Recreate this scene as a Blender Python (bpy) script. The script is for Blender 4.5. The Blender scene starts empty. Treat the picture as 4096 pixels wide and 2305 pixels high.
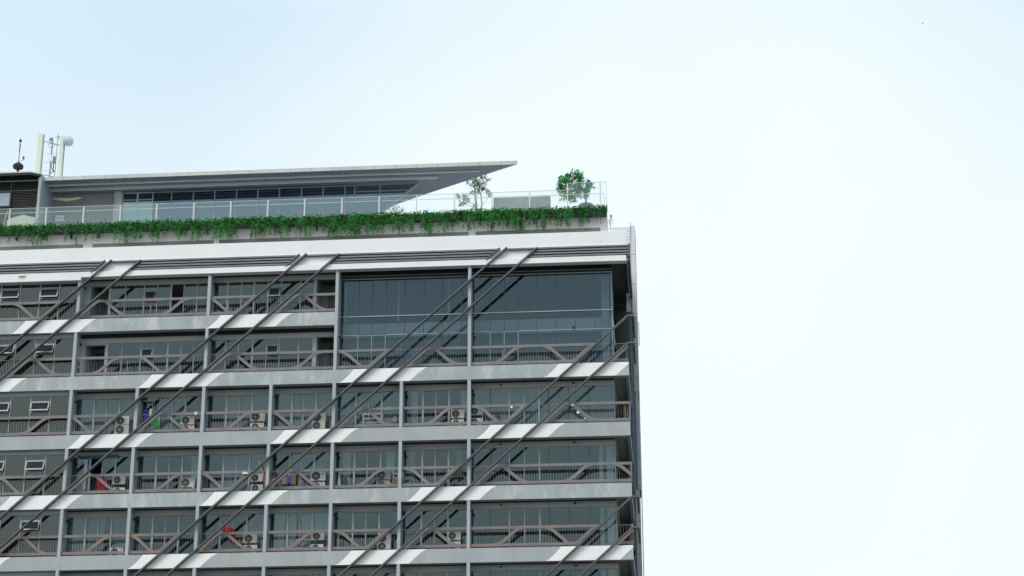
import bpy, math, random
from mathutils import Vector, Matrix
R = math.radians
rnd = random.Random(7)
sc = bpy.context.scene
COL = sc.collection

# ------------------------------------------------------------------ camera
CAM = Vector((1.6068, -94.8833, 1.6)); PI_, YA, RO, F = 0.343213, -0.0804303, -0.00283450, 7679.22
fw = Vector((math.sin(YA)*math.cos(PI_), math.cos(YA)*math.cos(PI_), math.sin(PI_)))
r0 = Vector((math.cos(YA), -math.sin(YA), 0)); u0 = r0.cross(fw)
rt = r0*math.cos(RO)+u0*math.sin(RO); up = -r0*math.sin(RO)+u0*math.cos(RO)
cd = bpy.data.cameras.new('camera'); cam = bpy.data.objects.new('camera', cd); COL.objects.link(cam)
cam.matrix_world = Matrix(((rt.x, up.x, -fw.x, CAM.x), (rt.y, up.y, -fw.y, CAM.y), (rt.z, up.z, -fw.z, CAM.z), (0, 0, 0, 1)))
cd.sensor_width = 36; cd.lens = F/4096*36; cd.clip_end = 6000; cd.clip_start = 0.5
sc.camera = cam

def at(u, v, Y=0.0):                     # point of the plane y = Y seen at pixel (u, v) of the 4096 x 2305 photograph
    d = fw*F + rt*(u-2048) + up*(1152.5-v)
    return CAM + d*((Y-CAM.y)/d.y)
def atz(u, v, Z):
    d = fw*F + rt*(u-2048) + up*(1152.5-v)
    return CAM + d*((Z-CAM.z)/d.z)

# ------------------------------------------------------------------ objects
ORI = {}
def prop(o, label=None, cat=None, group=None, kind=None):
    if label: o['label'] = label
    if cat: o['category'] = cat
    if group: o['group'] = group
    if kind: o['kind'] = kind
def thing(name, loc, label, cat, group=None):
    o = bpy.data.objects.new(name, None); COL.objects.link(o); o.location = loc
    o.empty_display_size = 0.2
    ORI[o] = Vector(loc); prop(o, label, cat, group); return o

class MB:
    def __init__(s): s.v = []; s.f = []; s.m = []; s.smooth = False
    def face(s, pts, m=0):
        i = len(s.v); s.v += [tuple(p) for p in pts]; s.f.append(tuple(range(i, i+len(pts)))); s.m.append(m)
    def box(s, x0, x1, y0, y1, z0, z1, m=0):
        i = len(s.v)
        s.v += [(x0,y0,z0),(x1,y0,z0),(x1,y1,z0),(x0,y1,z0),(x0,y0,z1),(x1,y0,z1),(x1,y1,z1),(x0,y1,z1)]
        for q in ((0,3,2,1),(4,5,6,7),(0,1,5,4),(1,2,6,5),(2,3,7,6),(3,0,4,7)):
            s.f.append(tuple(i+k for k in q)); s.m.append(m)
        return s
    def prism(s, poly, y0, y1, m=0):      # poly in x, z
        n = len(poly); i = len(s.v)
        s.v += [(x, y0, z) for x, z in poly] + [(x, y1, z) for x, z in poly]
        s.f.append(tuple(i+k for k in range(n))); s.m.append(m)
        s.f.append(tuple(i+n+k for k in reversed(range(n)))); s.m.append(m)
        for k in range(n):
            l = (k+1) % n; s.f.append((i+k, i+n+k, i+n+l, i+l)); s.m.append(m)
        return s
    def slabxy(s, poly, z0, z1, m=0):     # poly in x, y
        n = len(poly); i = len(s.v)
        s.v += [(x, y, z0) for x, y in poly] + [(x, y, z1) for x, y in poly]
        s.f.append(tuple(i+k for k in reversed(range(n)))); s.m.append(m)
        s.f.append(tuple(i+n+k for k in range(n))); s.m.append(m)
        for k in range(n):
            l = (k+1) % n; s.f.append((i+k, i+l, i+n+l, i+n+k)); s.m.append(m)
        return s
    def ribbon(s, pts, w, y0, y1, m=0):   # constant-width strip along an x, z centreline
        n = len(pts); i = len(s.v)
        for k, (x, z) in enumerate(pts):
            a = pts[max(k-1, 0)]; b = pts[min(k+1, n-1)]
            dx, dz = b[0]-a[0], b[1]-a[1]; l = math.hypot(dx, dz) or 1; nx, nz = -dz/l*w/2, dx/l*w/2
            s.v += [(x+nx, y0, z+nz), (x-nx, y0, z-nz), (x-nx, y1, z-nz), (x+nx, y1, z+nz)]
        for k in range(n-1):
            a = i+4*k; b = a+4
            for q in range(4):
                s.f.append((a+q, a+(q+1) % 4, b+(q+1) % 4, b+q)); s.m.append(m)
        s.f.append((i, i+3, i+2, i+1)); s.m.append(m); e = i+4*(n-1); s.f.append((e, e+1, e+2, e+3)); s.m.append(m)
        return s
    def tube(s, pts, r, n=8, m=0, r1=None):
        pts = [Vector(p) for p in pts]; N = len(pts); i = len(s.v)
        for k, p in enumerate(pts):
            d = (pts[min(k+1, N-1)]-pts[max(k-1, 0)]).normalized()
            a = d.cross(Vector((0.13, 1, 0.07))).normalized(); b = d.cross(a)
            rr = r if r1 is None else r+(r1-r)*k/max(N-1, 1)
            for q in range(n):
                t = 2*math.pi*q/n; s.v.append(tuple(p+a*math.cos(t)*rr+b*math.sin(t)*rr))
        for k in range(N-1):
            for q in range(n):
                s.f.append((i+k*n+q, i+k*n+(q+1) % n, i+(k+1)*n+(q+1) % n, i+(k+1)*n+q)); s.m.append(m)
        s.f.append(tuple(i+q for q in reversed(range(n)))); s.m.append(m)
        s.f.append(tuple(i+(N-1)*n+q for q in range(n))); s.m.append(m)
        return s
    def lathe(s, c, prof, n=20, m=0, axis='z'):
        i = len(s.v); N = len(prof)
        for r, h in prof:
            for q in range(n):
                t = 2*math.pi*q/n; a, b = r*math.cos(t), r*math.sin(t)
                s.v.append((c[0]+a, c[1]+b, c[2]+h) if axis == 'z' else (c[0]+a, c[1]+h, c[2]+b) if axis == 'y' else (c[0]+h, c[1]+a, c[2]+b))
        for k in range(N-1):
            for q in range(n):
                s.f.append((i+k*n+q, i+k*n+(q+1) % n, i+(k+1)*n+(q+1) % n, i+(k+1)*n+q)); s.m.append(m)
        return s
    def build(s, name, mats, parent=None, label=None, cat=None, group=None, kind=None, loc=None, bevel=0, smooth=False):
        if not isinstance(mats, (list, tuple)): mats = [mats]
        o0 = ORI[parent] if parent else (Vector(loc) if loc is not None else Vector((0, 0, 0)))
        me = bpy.data.meshes.new(name); me.from_pydata([(v[0]-o0.x, v[1]-o0.y, v[2]-o0.z) for v in s.v], [], s.f)
        for mt in mats: me.materials.append(mt)
        me.polygons.foreach_set('material_index', s.m)
        if smooth: me.polygons.foreach_set('use_smooth', [True]*len(s.f))
        me.update()
        o = bpy.data.objects.new(name, me); COL.objects.link(o)
        if parent: o.parent = parent
        else: o.location = o0
        ORI[o] = o0; prop(o, label, cat, group, kind)
        if bevel:
            b = o.modifiers.new('bevel', 'BEVEL'); b.width = bevel; b.segments = 2; b.limit_method = 'ANGLE'
        return o

def copy_tree(o, parent=None):
    c = o.copy(); COL.objects.link(c); c.parent = parent
    for ch in list(o.children): copy_tree(ch, c)
    return c

# ------------------------------------------------------------------ materials
def mat(name, col, rough=0.7, var=0.0, vscale=1.0, stretch=(1, 1, 1), stain=None, stain_amt=0.0, stain_scale=1.0, stain_stretch=(1, 1, 1),
        bump=0.0, bscale=20, metal=0.0, spec=0.5, stain_lo=0.55):
    m = bpy.data.materials.new(name); m.use_nodes = True; nt = m.node_tree; N = nt.nodes; L = nt.links
    b = N['Principled BSDF']; b.inputs['Roughness'].default_value = rough; b.inputs['Metallic'].default_value = metal
    b.inputs['Specular IOR Level'].default_value = spec
    b.inputs['Base Color'].default_value = (*col, 1)
    g = N.new('ShaderNodeNewGeometry')
    def noise(scale, st, detail=5):
        mp = N.new('ShaderNodeMapping'); mp.inputs['Scale'].default_value = st; L.new(g.outputs['Position'], mp.inputs[0])
        n = N.new('ShaderNodeTexNoise'); n.inputs['Scale'].default_value = scale; n.inputs['Detail'].default_value = detail
        n.inputs['Roughness'].default_value = 0.62; L.new(mp.outputs[0], n.inputs[0]); return n
    out = None
    if var:
        n = noise(vscale, stretch); r = N.new('ShaderNodeValToRGB'); L.new(n.outputs[0], r.inputs[0])
        r.color_ramp.elements[0].position = 0.3; r.color_ramp.elements[1].position = 0.7
        r.color_ramp.elements[0].color = (*[c*(1-var) for c in col], 1); r.color_ramp.elements[1].color = (*[min(1, c*(1+var)) for c in col], 1)
        out = r.outputs[0]
    if stain:
        n = noise(stain_scale, stain_stretch, 7); r = N.new('ShaderNodeValToRGB'); L.new(n.outputs[0], r.inputs[0])
        r.color_ramp.elements[0].position = stain_lo; r.color_ramp.elements[1].position = stain_lo+0.16
        r.color_ramp.elements[0].color = (0, 0, 0, 1); r.color_ramp.elements[1].color = (stain_amt,)*3+(1,)
        x = N.new('ShaderNodeMix'); x.data_type = 'RGBA'; L.new(r.outputs[0], x.inputs[0])
        if out: L.new(out, x.inputs[6])
        else: x.inputs[6].default_value = (*col, 1)
        x.inputs[7].default_value = (*stain, 1); out = x.outputs[2]
    if out: L.new(out, b.inputs['Base Color'])
    if bump:
        n = noise(bscale, (1, 1, 1)); bp = N.new('ShaderNodeBump'); bp.inputs['Strength'].default_value = bump; bp.inputs['Distance'].default_value = 0.02
        L.new(n.outputs[0], bp.inputs['Height']); L.new(bp.outputs[0], b.inputs['Normal'])
    return m
def glass(name, trans, refl, fac, wav=0.0):
    m = bpy.data.materials.new(name); m.use_nodes = True; nt = m.node_tree; N = nt.nodes; L = nt.links
    N.remove(N['Principled BSDF']); t = N.new('ShaderNodeBsdfTransparent'); t.inputs[0].default_value = (*trans, 1)
    gl = N.new('ShaderNodeBsdfGlossy'); gl.inputs['Color'].default_value = (*refl, 1); gl.inputs['Roughness'].default_value = 0.01
    x = N.new('ShaderNodeMixShader'); x.inputs[0].default_value = fac; L.new(t.outputs[0], x.inputs[1]); L.new(gl.outputs[0], x.inputs[2])
    L.new(x.outputs[0], N['Material Output'].inputs[0])
    if wav:
        g = N.new('ShaderNodeNewGeometry'); n = N.new('ShaderNodeTexNoise'); n.inputs['Scale'].default_value = 0.8; L.new(g.outputs['Position'], n.inputs[0])
        bp = N.new('ShaderNodeBump'); bp.inputs['Strength'].default_value = wav; bp.inputs['Distance'].default_value = 0.01
        L.new(n.outputs[0], bp.inputs['Height']); L.new(bp.outputs[0], gl.inputs['Normal'])
    return m

WHITE = mat('white_paint', (.76, .765, .76), .7, .035, .35, (1, 1, .3), (.42, .42, .38), .5, 1.1, (1.2, 1.2, .8), .15, 14, stain_lo=.62)
STRIPE = mat('white_stripe_paint', (.81, .81, .80), .6, .05, .6, (1, 1, .3), (.55, .52, .42), .4, 1.5, (3, 3, .25), stain_lo=.64)
GREY = mat('grey_painted_concrete', (.345, .378, .385), .75, .13, .9, (1, 1, .5), (.52, .54, .53), .85, .8, (1.6, 1.6, .6), .2, 10, stain_lo=.5)
GREYR = mat('rust_streaked_concrete', (.35, .38, .385), .75, .10, .9, (1, 1, .5), (.30, .22, .10), .6, 1.1, (3.2, 3.2, .10), .2, 10, stain_lo=.6)
COLM = mat('blue_grey_paint', (.36, .395, .42), .7, .07, 1.2, (1, 1, .4), bump=.1)
SOFF = mat('soffit_plaster', (.31, .32, .31), .85, .08, .7)
LINT = mat('lintel_plaster', (.50, .50, .47), .85, .06, .8)
TRUSS = mat('weathered_plum_steel', (.180, .162, .164), .62, .2, 1.6, (1, 1, 1), (.27, .15, .08), .45, 2.3, (1, 1, 1), .25, 25, stain_lo=.6)
TRUSSR = mat('rusty_plum_steel', (.185, .155, .155), .65, .14, 1.6, (1, 1, 1), (.34, .15, .06), .9, 1.3, (1, 1, 2.5), .25, 25, stain_lo=.53)
BRACE = mat('dark_grey_steel', (.082, .088, .090), .45, .12, 1.3, bump=.08)
LOUV = mat('grey_louvre_metal', (.165, .185, .188), .5, .16, .5, (1, 1, 4))
LSHADE = mat('louvre_shade_paint', (.030, .034, .038), .6)
RAIL = mat('thin_rail_steel', (.20, .20, .195), .5)
FRAME = mat('window_frame_aluminium', (.33, .36, .345), .45, .06, 3)
DFRAME = mat('dark_mullion', (.035, .04, .045), .4)
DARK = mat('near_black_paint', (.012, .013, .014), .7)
CLAD = mat('black_louvre_cladding', (.009, .010, .012), .5)
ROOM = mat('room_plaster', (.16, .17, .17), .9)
CURT = mat('sheer_curtain', (.86, .90, .88), .95, .06, 4, (3, 3, .2))
CURTD = mat('grey_curtain', (.50, .56, .57), .95, .06, 4, (3, 3, .2))
GLASS = glass('window_glass', (.60, .65, .66), (.78, .96, 1.0), .072)
GLASSD = glass('dark_window_glass', (.56, .62, .65), (.66, .86, 1.0), .068)
GLASSL = glass('left_window_glass', (.40, .44, .43), (.92, .98, .95), .088)
BGLASS = glass('balustrade_glass', (.965, .99, .99), (.85, 1.0, 1.0), .062)
PGLASS = glass('penthouse_glass', (.45, .52, .58), (.68, .85, 1.0), .13, .02)
STEEL = mat('pale_post_steel', (.62, .60, .56), .4, .1, 3)
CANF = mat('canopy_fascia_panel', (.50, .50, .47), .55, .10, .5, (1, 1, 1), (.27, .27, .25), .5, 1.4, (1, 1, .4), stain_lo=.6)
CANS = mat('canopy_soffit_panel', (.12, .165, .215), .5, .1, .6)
CANL = mat('canopy_step_trim', (.62, .64, .64), .5)
TERW = mat('terrace_wall_paint', (.74, .73, .70), .8, .06, .8, (1, 1, 1), (.26, .25, .2), .5, 1.2, (2.4, 2.4, .2), stain_lo=.6)
GAP = mat('shadow_gap_grey', (.23, .22, .22), .8)
TROUGH = mat('dark_planter_trough', (.05, .045, .05), .8, .3, 3)
LEAF = mat('vine_leaf', (.024, .215, .042), .6, .9, 2.2, spec=.3, stain=(.24, .48, .03), stain_amt=.8, stain_scale=9, stain_lo=.56)
STEM = mat('vine_stem', (.10, .09, .04), .8)
LEAF2 = mat('broad_leaf', (.035, .29, .065), .45, .6, 5, stain=(.24, .38, .03), stain_amt=.7, stain_scale=4, stain_lo=.58)
LEAF3 = mat('dusty_leaf', (.075, .15, .085), .6, .5, 5)
BARK = mat('pale_bark', (.30, .28, .25), .85, .2, 8)
STONE = mat('grey_stone_wall', (.22, .235, .225), .85, .16, 1.6, (1, 1, 2))
ACW = mat('ac_cream_casing', (.62, .61, .55), .5, .04, 3)
ACG = mat('ac_fan_grille', (.045, .046, .045), .6)
ACK = mat('ac_grey_casing', (.28, .28, .27), .6)
RSHADE = mat('recess_shade_paint', (.030, .032, .034), .8)
PIPE = mat('grey_insulated_pipe', (.20, .20, .19), .8)
BLUE = mat('blue_badge', (.02, .22, .62), .4); RED = mat('red_badge', (.62, .03, .05), .5)
SIDEB = mat('blue_grey_cladding', (.11, .16, .27), .5, .12, .8)
SIDEG = mat('pale_green_grey_panel', (.33, .36, .335), .6, .1, .9)
SIDEL = mat('lavender_white_panel', (.62, .62, .68), .6, .04, .6)
ANT = mat('cream_antenna_shell', (.60, .64, .54), .5, .04, 2)
GALV = mat('galvanised_steel', (.20, .22, .22), .5)
def plain(n, c, r=.6, var=.1): return mat(n, c, r, var, 6)

# ------------------------------------------------------------------ setting
def grid_ground():
    m = MB(); m.face([(-900, -900, 0), (900, -900, 0), (900, 900, 0), (-900, 900, 0)])
    m.build('ground', mat('paved_ground', (.10, .11, .10), .9, .25, .05), kind='structure')
    m = MB(); m.face([(-900, -60, .004), (900, -60, .004), (900, -44, .004), (-900, -44, .004)])
    m.build('road', mat('asphalt', (.055, .055, .058), .9, .2, 2), kind='structure')
grid_ground()

# ------------------------------------------------------------------ main building
Z0 = 34.58; H = 3.2; T = .725; G = .88; GL = .38; XR = 0.0; XL = -48.0
def ztop(k): return Z0 - H*k
XC0, XJ, XK = -29.44, -15.44, -8.37
X527, X347, X681, X1009 = -22.34, -25.9, -18.78, -11.91
B = thing('apartment_building', (-20, 0, 0), 'tall grey apartment block with steel trussed balconies, white painted swooshes and a glazed rooftop pavilion', 'building')
SL = .905
PAIRS = [(-42.0, -40.3), (-31.22, -29.55), (-20.62, -18.78), (-9.88, -8.2), (.83, 2.46), (11.45, 13.19), (22.2, 23.9), (33, 34.7)]
def bx(x346, z): return x346 + (z-34.6)/SL

NK = 11
chev_l = [(-.90, 0), (-1.06, .29), (-1.27, .59), (-1.52, .9), (-1.69, 1)]
chev_r = [(2.05, 1), (2.37, .58), (2.68, .21), (2.84, .09), (2.98, 0)]
def slab(k):
    z1 = ztop(k); z0 = z1-T; xr = XJ-.0 if k == 0 else XR
    m = MB()
    zi = z1-.35
    m.box(XL, xr, 0, .44, z0, z1)                      # edge beam
    m.box(XL, xr if k else XJ, .44, 14, zi, z1-.01)        # floor plate, ceiling recessed behind the beam
    if k:                                               # side edge beam
        m.box(-.16, 0, .40, 9, z0, z1)
    ms = [GREYR if k in (2, 4) else GREY, STRIPE, SOFF]
    for i in range(len(m.f)):
        vs = [m.v[q] for q in m.f[i]]
        if max(v[2] for v in vs)-min(v[2] for v in vs) < .01 and abs(vs[0][2]-z1) > .05: m.m[i] = 2
    for a, b in PAIRS:
        xa = bx(a, z1)
        if xa+3 < XL or xa > xr-.5: continue
        poly = [(xa+dx, z1-t*T) for dx, t in chev_l+chev_r]
        lim = xr-.004
        # clip at the right-hand end of the slab
        pts = []
        for i in range(len(poly)):
            p, q = poly[i], poly[(i+1) % len(poly)]
            if p[0] <= lim: pts.append(p)
            if (p[0] <= lim) != (q[0] <= lim):
                t = (lim-p[0])/(q[0]-p[0]); pts.append((lim, p[1]+t*(q[1]-p[1])))
        if len(pts) > 2:
            zc = [(x, min(max(z, z0+.003), z1-.003)) for x, z in pts]
            m.prism(zc, -.006, -.002, 1)
    m.build('floor_slab', ms, B)
for k in range(NK): slab(k)

# top fascia, louvres, parapet
PARZ0, PARZ1 = 37.87, 38.68
m = MB(); m.box(XL, .02, .05, .45, PARZ0+.0, PARZ1); m.box(XL, .02, .45, 14, 38.0, 38.3)
m.build('parapet', WHITE, B, bevel=.012)
m = MB(); m.box(XC0+.17, .04, .002, .38, 36.94, PARZ0-.002); m.box(XL, XC0+.17, .002, .50, 36.80, PARZ0-.002)
p = at(104, 1107); m.box(XC0+.17, -.01, -.11, .001, 36.93, 37.235); m.box(XL, XC0+.168, -.11, .001, 36.77, 37.235); m.box(p.x-.36, p.x+.0, -.20, -.111, 37.08, 37.20)
m.build('fascia_beam', WHITE, B)
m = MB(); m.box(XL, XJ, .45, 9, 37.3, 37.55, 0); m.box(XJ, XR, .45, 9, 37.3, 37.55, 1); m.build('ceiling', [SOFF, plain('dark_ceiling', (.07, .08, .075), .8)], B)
LZ = [37.775, 37.62, 37.465, 37.31]
segs = []
ends = [XL] + [bx(a, 37.8) for a, b in PAIRS[1:4]]
for i, (a, b) in enumerate(PAIRS[:4]):
    nxt = PAIRS[i+1][0]
    for j, z in enumerate(LZ):
        zz0, zz1 = z-.045, z+.045
        x0 = (bx(a, zz1) if j == 0 else bx(b, zz1))+.07
        x1 = bx(nxt, z)-.42 if i < 3 else .22
        x0 = max(x0, XL)
        for piece in range(3):
            w = (x1-x0)/3; xa_, xb_ = x0+piece*w, x0+(piece+1)*w-(.012 if piece < 2 else 0)
            MBm = MB(); MBm.prism([(xa_, zz0), (xb_-(.05 if piece == 2 and x1 < 0 else 0), zz0), (xb_, zz1), (xa_+(.05 if piece == 0 and j else 0), zz1)], -.10, .0 if False else .001+.0 if False else -.0)
            segs.append((MBm, i, j))
m_by = {}
for MBm, i, j in segs: m_by.setdefault((i, j), MB()); t = m_by[(i, j)]; o = len(t.v); t.v += MBm.v; t.f += [tuple(q+o for q in f) for f in MBm.f]; t.m += MBm.m
# blades as boxes with depth
for (i, j), t in m_by.items():
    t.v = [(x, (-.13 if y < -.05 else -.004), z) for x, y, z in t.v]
    t.m = [0 if all(abs(t.v[q][1]+.13) < .01 for q in f) else 1 for f in t.f]  # pale front only; shade under the blades is put in as dark paint
    t.build('louvre_blade', [LOUV, LSHADE], B)
for i, (a, b) in enumerate(PAIRS[:4]):                 # dark sheet added behind the blades as painted shade in the gaps
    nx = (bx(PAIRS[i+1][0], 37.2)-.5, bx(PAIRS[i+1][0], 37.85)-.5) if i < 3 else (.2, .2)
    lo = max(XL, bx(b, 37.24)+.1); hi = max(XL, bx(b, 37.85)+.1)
    m = MB(); m.prism([(lo, 37.24), (nx[0], 37.24), (nx[1], 37.86), (hi, 37.86)], -.0035, .0015); m.build('louvre_gap_shade', LSHADE, B)
for i, (a, b) in enumerate(PAIRS[:3]):                 # bars that close the louvre ends
    nxt = PAIRS[i+1][0]
    m = MB(); m.ribbon([(bx(nxt, 37.20)-.40, 37.20), (bx(nxt, 37.86)-.40, 37.86)], .06, -.15, -.005)
    m.build('louvre_end_bar', BRACE, B)
m = MB()
m.box(.14, .22, -.15, -.02, 37.15, 37.86); m.box(.04, .20, -.02, 6, 36.95, 37.22)
m.build('louvre_end_frame', BRACE, B)

# diagonal braces
for i, (a, b) in enumerate(PAIRS[:7]):
    for off in (a, b):
        zt = 37.86 if i < 4 else 99
        if i == 4 or True:
            zt = min(37.86 if off == a else 37.80, 34.6+(0.0-off)*SL)
        zb = 5.0
        x0b = bx(off, zb)
        if x0b < XL: zb = 34.6+(XL-off)*SL
        if zb >= zt: continue
        m = MB(); n = max(1, int((zt-zb)/4.2)); 
        for q in range(n):
            za, zc = zb+(zt-zb)*q/n, zb+(zt-zb)*(q+1)/n-.012
            m.ribbon([(bx(off, za), za), (bx(off, zc), zc)], .078, -.235, -.012)
        for q in range(1, n):
            za = zb+(zt-zb)*q/n; m.ribbon([(bx(off, za-.05), za-.05), (bx(off, za+.05), za+.05)], .094, -.245, -.010)
        m.build('diagonal_brace', BRACE, B)
        if zt < 37:
            m = MB(); m.box(.0, .34, -.22, .0, zt-.06, zt+.03); m.box(.24, .34, 0, 3.5, zt-.06, zt+.03); m.build('corner_bracket', BRACE, B)

# partitions
def part_box(x, w, z0, z1, y1=G+3.2):
    m = MB(); m.box(x, x+w, .003, y1, z0, z1)
    zl = (z0+z1)/2+.55
    return m
FULL = [XC0, X347, X527, X681, XJ, X1009, XK]
for k in range(0, NK-1):
    z0, z1 = ztop(k), (36.968 if k == 0 else ztop(k-1)-T)
    xs = [XC0, X527, XJ] if k == 0 else ([XC0, X527, XJ, XK] if k == 1 else FULL)
    for x in xs:
        zz0, zz1 = z0, z1
        if k == 0 and x == XJ: continue
        if k == 1 and x in (XJ, XK): zz1 = 36.968
        m = MB(); m.box(x, x+.165, .003, .42, zz0+.001, zz1-.001); m.box(x+.01, x+.155, .42, 4.4, zz0, zz1+(.3 if zz1 < 36.9 else .3))
        # wall light / bracket on the side that faces the camera
        m.build('partition_wall', COLM, B)
        m = MB(); zl = z0+1.95
        m.box(x+.165, x+.225, .50, .58, zl, zl+.07); m.lathe((x+.25, .54, zl-.05), [(0, .12), (.035, .10), (.05, 0), (0, 0)], 8)
        m.build('wall_lamp', DARK, B)

# ------------------------------------------------------------------ windows
def curtain(m, x0, x1, y, z0, z1, amp=.03, per=.13):
    n = max(4, int((x1-x0)/per*4)); prev = None
    for i in range(n+1):
        x = x0+(x1-x0)*i/n; yy = y+amp*math.sin(i*math.pi/2+.7*math.sin(i*.37))
        if prev: m.face([(prev[0], prev[1], z0), (x, yy, z0), (x, yy, z1), (prev[0], prev[1], z1)])
        prev = (x, yy)
def window(xs, z0, z1, g, bars, pane_mat, door=None, curtains=(), awn=(), dark=(), frame=FRAME, curtm=CURT, thr=.05, skip=()):
    """xs: (left, right). bars: list of (x, width, material index 0 light / 1 dark)."""
    m = MB(); x0, x1 = xs
    m.box(x0, x1, g-.03, g+.04, z1-.05, z1); m.box(x0, x1, g-.03, g+.04, z0, z0+.05)
    ed = [x0]
    for x, w, mi in bars:
        m.box(x-w/2, x+w/2, g-.045+.002*mi, g+.035, z0+.05, z1-.05, mi); ed.append(x)
    ed.append(x1)
    if door:
        d0, d1, dm = door
        m.box(d0-.05, d1+.05, g-.05, g-.031, z1-.09, z1-.052, 0)
    for (a, b, zt, zb) in awn:
        m.box(a+.03, b-.03, g-.036, g+.03, zt-.02, zt+.03); m.box(a+.03, b-.03, g-.034, g+.03, zb-.03, zb+.02)
    w = m.build('window', [frame, DFRAME], B)
    ORI[w] = ORI[B]
    p = MB()
    for i in range(len(ed)-1):
        if i in skip: continue
        p.box(ed[i]+.012, ed[i+1]-.012, g-.004, g+.004, z0+.05, z1-.05)
    if p.v: p.build('pane', pane_mat, w)
    for (a, b, zt, zb) in awn:
        s = MB(); tilt = .16 if (a, b) else 0
        s.ribbon([(0, 0), (0, 0)], .01, 0, .01) if False else None
        def q(x, t, d): return (x, g-.05-t*.20+d, zt-(zt-zb)*t*.96)
        for (xa, xb, ta, tb) in ((a+.04, b-.04, 0, .14), (a+.04, b-.04, .86, 1), (a+.04, a+.10, .1, .9), (b-.10, b-.04, .1, .9)):
            for dd in (0, .04):
                s.face([q(xa, ta, dd), q(xb, ta, dd), q(xb, tb, dd), q(xa, tb, dd)])
            s.face([q(xa, tb, 0), q(xb, tb, 0), q(xb, tb, .04), q(xa, tb, .04)]); s.face([q(xb, ta, 0), q(xb, ta, .04), q(xb, tb, .04), q(xb, tb, 0)])
        s.face([q(a+.1, .14, .02), q(b-.1, .14, .02), q(b-.1, .86, .02), q(a+.1, .86, .02)], 1)
        s.build('awning_sash', [mat_sash, AWP], w)
    if curtains:
        c = MB()
        for (a, b) in curtains: curtain(c, x0+(x1-x0)*a, x0+(x1-x0)*b, g+.09, z0+.05, z1-.02)
        c.build('curtain', curtm, w)
    return w
AWP = mat('dark_awning_pane', (.030, .036, .05), .9, spec=.0)
mat_sash = mat('sash_aluminium', (.20, .23, .225), .4)

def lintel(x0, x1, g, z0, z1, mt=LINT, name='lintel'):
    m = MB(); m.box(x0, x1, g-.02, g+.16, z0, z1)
    if g == G and z1-z0 > .3: m.box(x0+.002, x1-.002, g-.10, g-.021, z0+.255, z1-.002, 1)  # near-black box added as the shade of the recess behind the edge beam
    return m.build(name, [mt, RSHADE], B)

# standard balcony bays
curt_sets = {(2, 0): (((.02, .97),), CURTD), (2, 1): (((.30, .68),), CURTD), (2, 2): (((.28, .98),), CURTD), (2, 3): (((.02, .98),), CURTD), (2, 4): (((.02, .98),), CURTD),
             (2, 5): (((.10, .2), (.86, .97)), CURT), (3, 0): (((.17, .28),), CURT), (3, 1): (((.82, .98),), CURT), (3, 2): (((.28, .98),), CURTD), (3, 3): (((.27, .98),), CURTD),
             (3, 4): (((.10, .22), (.77, .9)), CURT), (3, 5): (((.08, .17), (.8, .9)), CURTD), (4, 0): (((.02, .3), (.32, .58), (.66, .97)), CURTD), (4, 2): (((.62, .98),), CURTD),
             (4, 3): (((.06, .24), (.3, .42), (.5, .66), (.7, .97)), CURT)}
for k in range(2, NK-1):
    zb, zu = ztop(k), ztop(k-1)-T-.23
    xs = FULL
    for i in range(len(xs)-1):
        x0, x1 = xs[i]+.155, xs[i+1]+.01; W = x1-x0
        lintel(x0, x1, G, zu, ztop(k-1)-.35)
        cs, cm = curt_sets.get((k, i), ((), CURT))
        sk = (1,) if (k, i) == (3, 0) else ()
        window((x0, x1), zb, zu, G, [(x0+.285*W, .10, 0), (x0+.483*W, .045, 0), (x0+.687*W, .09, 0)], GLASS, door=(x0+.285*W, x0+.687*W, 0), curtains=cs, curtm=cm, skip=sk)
# corner bays
XG = -.81
cb = [(at(u, 1590, G).x, w, mi) for u, w, mi in ((1961.8, .03, 1), (2036.9, .06, 0), (2096.5, .045, 0), (2156, .08, 0), (2193.6, .03, 1), (2273, .03, 1), (2352.5, .03, 1))]
for k in range(2, NK-1):
    zb, zu = ztop(k), ztop(k-1)-T-.23; x0 = XK+.155
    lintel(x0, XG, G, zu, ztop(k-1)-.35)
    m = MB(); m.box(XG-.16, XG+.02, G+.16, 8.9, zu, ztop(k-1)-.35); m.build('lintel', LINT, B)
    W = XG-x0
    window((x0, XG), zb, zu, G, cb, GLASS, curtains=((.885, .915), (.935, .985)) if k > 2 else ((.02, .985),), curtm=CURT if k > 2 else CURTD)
    m = MB(); m.box(XG-.05, XG+.01, G, G+.06, zb, zu); m.build('corner_post', FRAME, B)
    m = MB(); m.box(XG-.04, XG+.0, G+3, G+3.06, zb, zu); m.build('side_mullion', FRAME, B)
    m = MB(); m.box(XG-.024, XG-.016, G+.06, 8.9, zb, zu); m.build('side_pane', GLASS, B)
    m = MB(); m.box(at(2000, 1590, G).x, at(2000, 1590, G).x+.09, G-.09, G-.05, zu+.1, zu+.18); x = at(2290, 1540, G).x; m.box(x, x+.11, G-.1, G-.03, zu+.1, zu+.18); m.build('security_camera', DARK, B)

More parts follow.
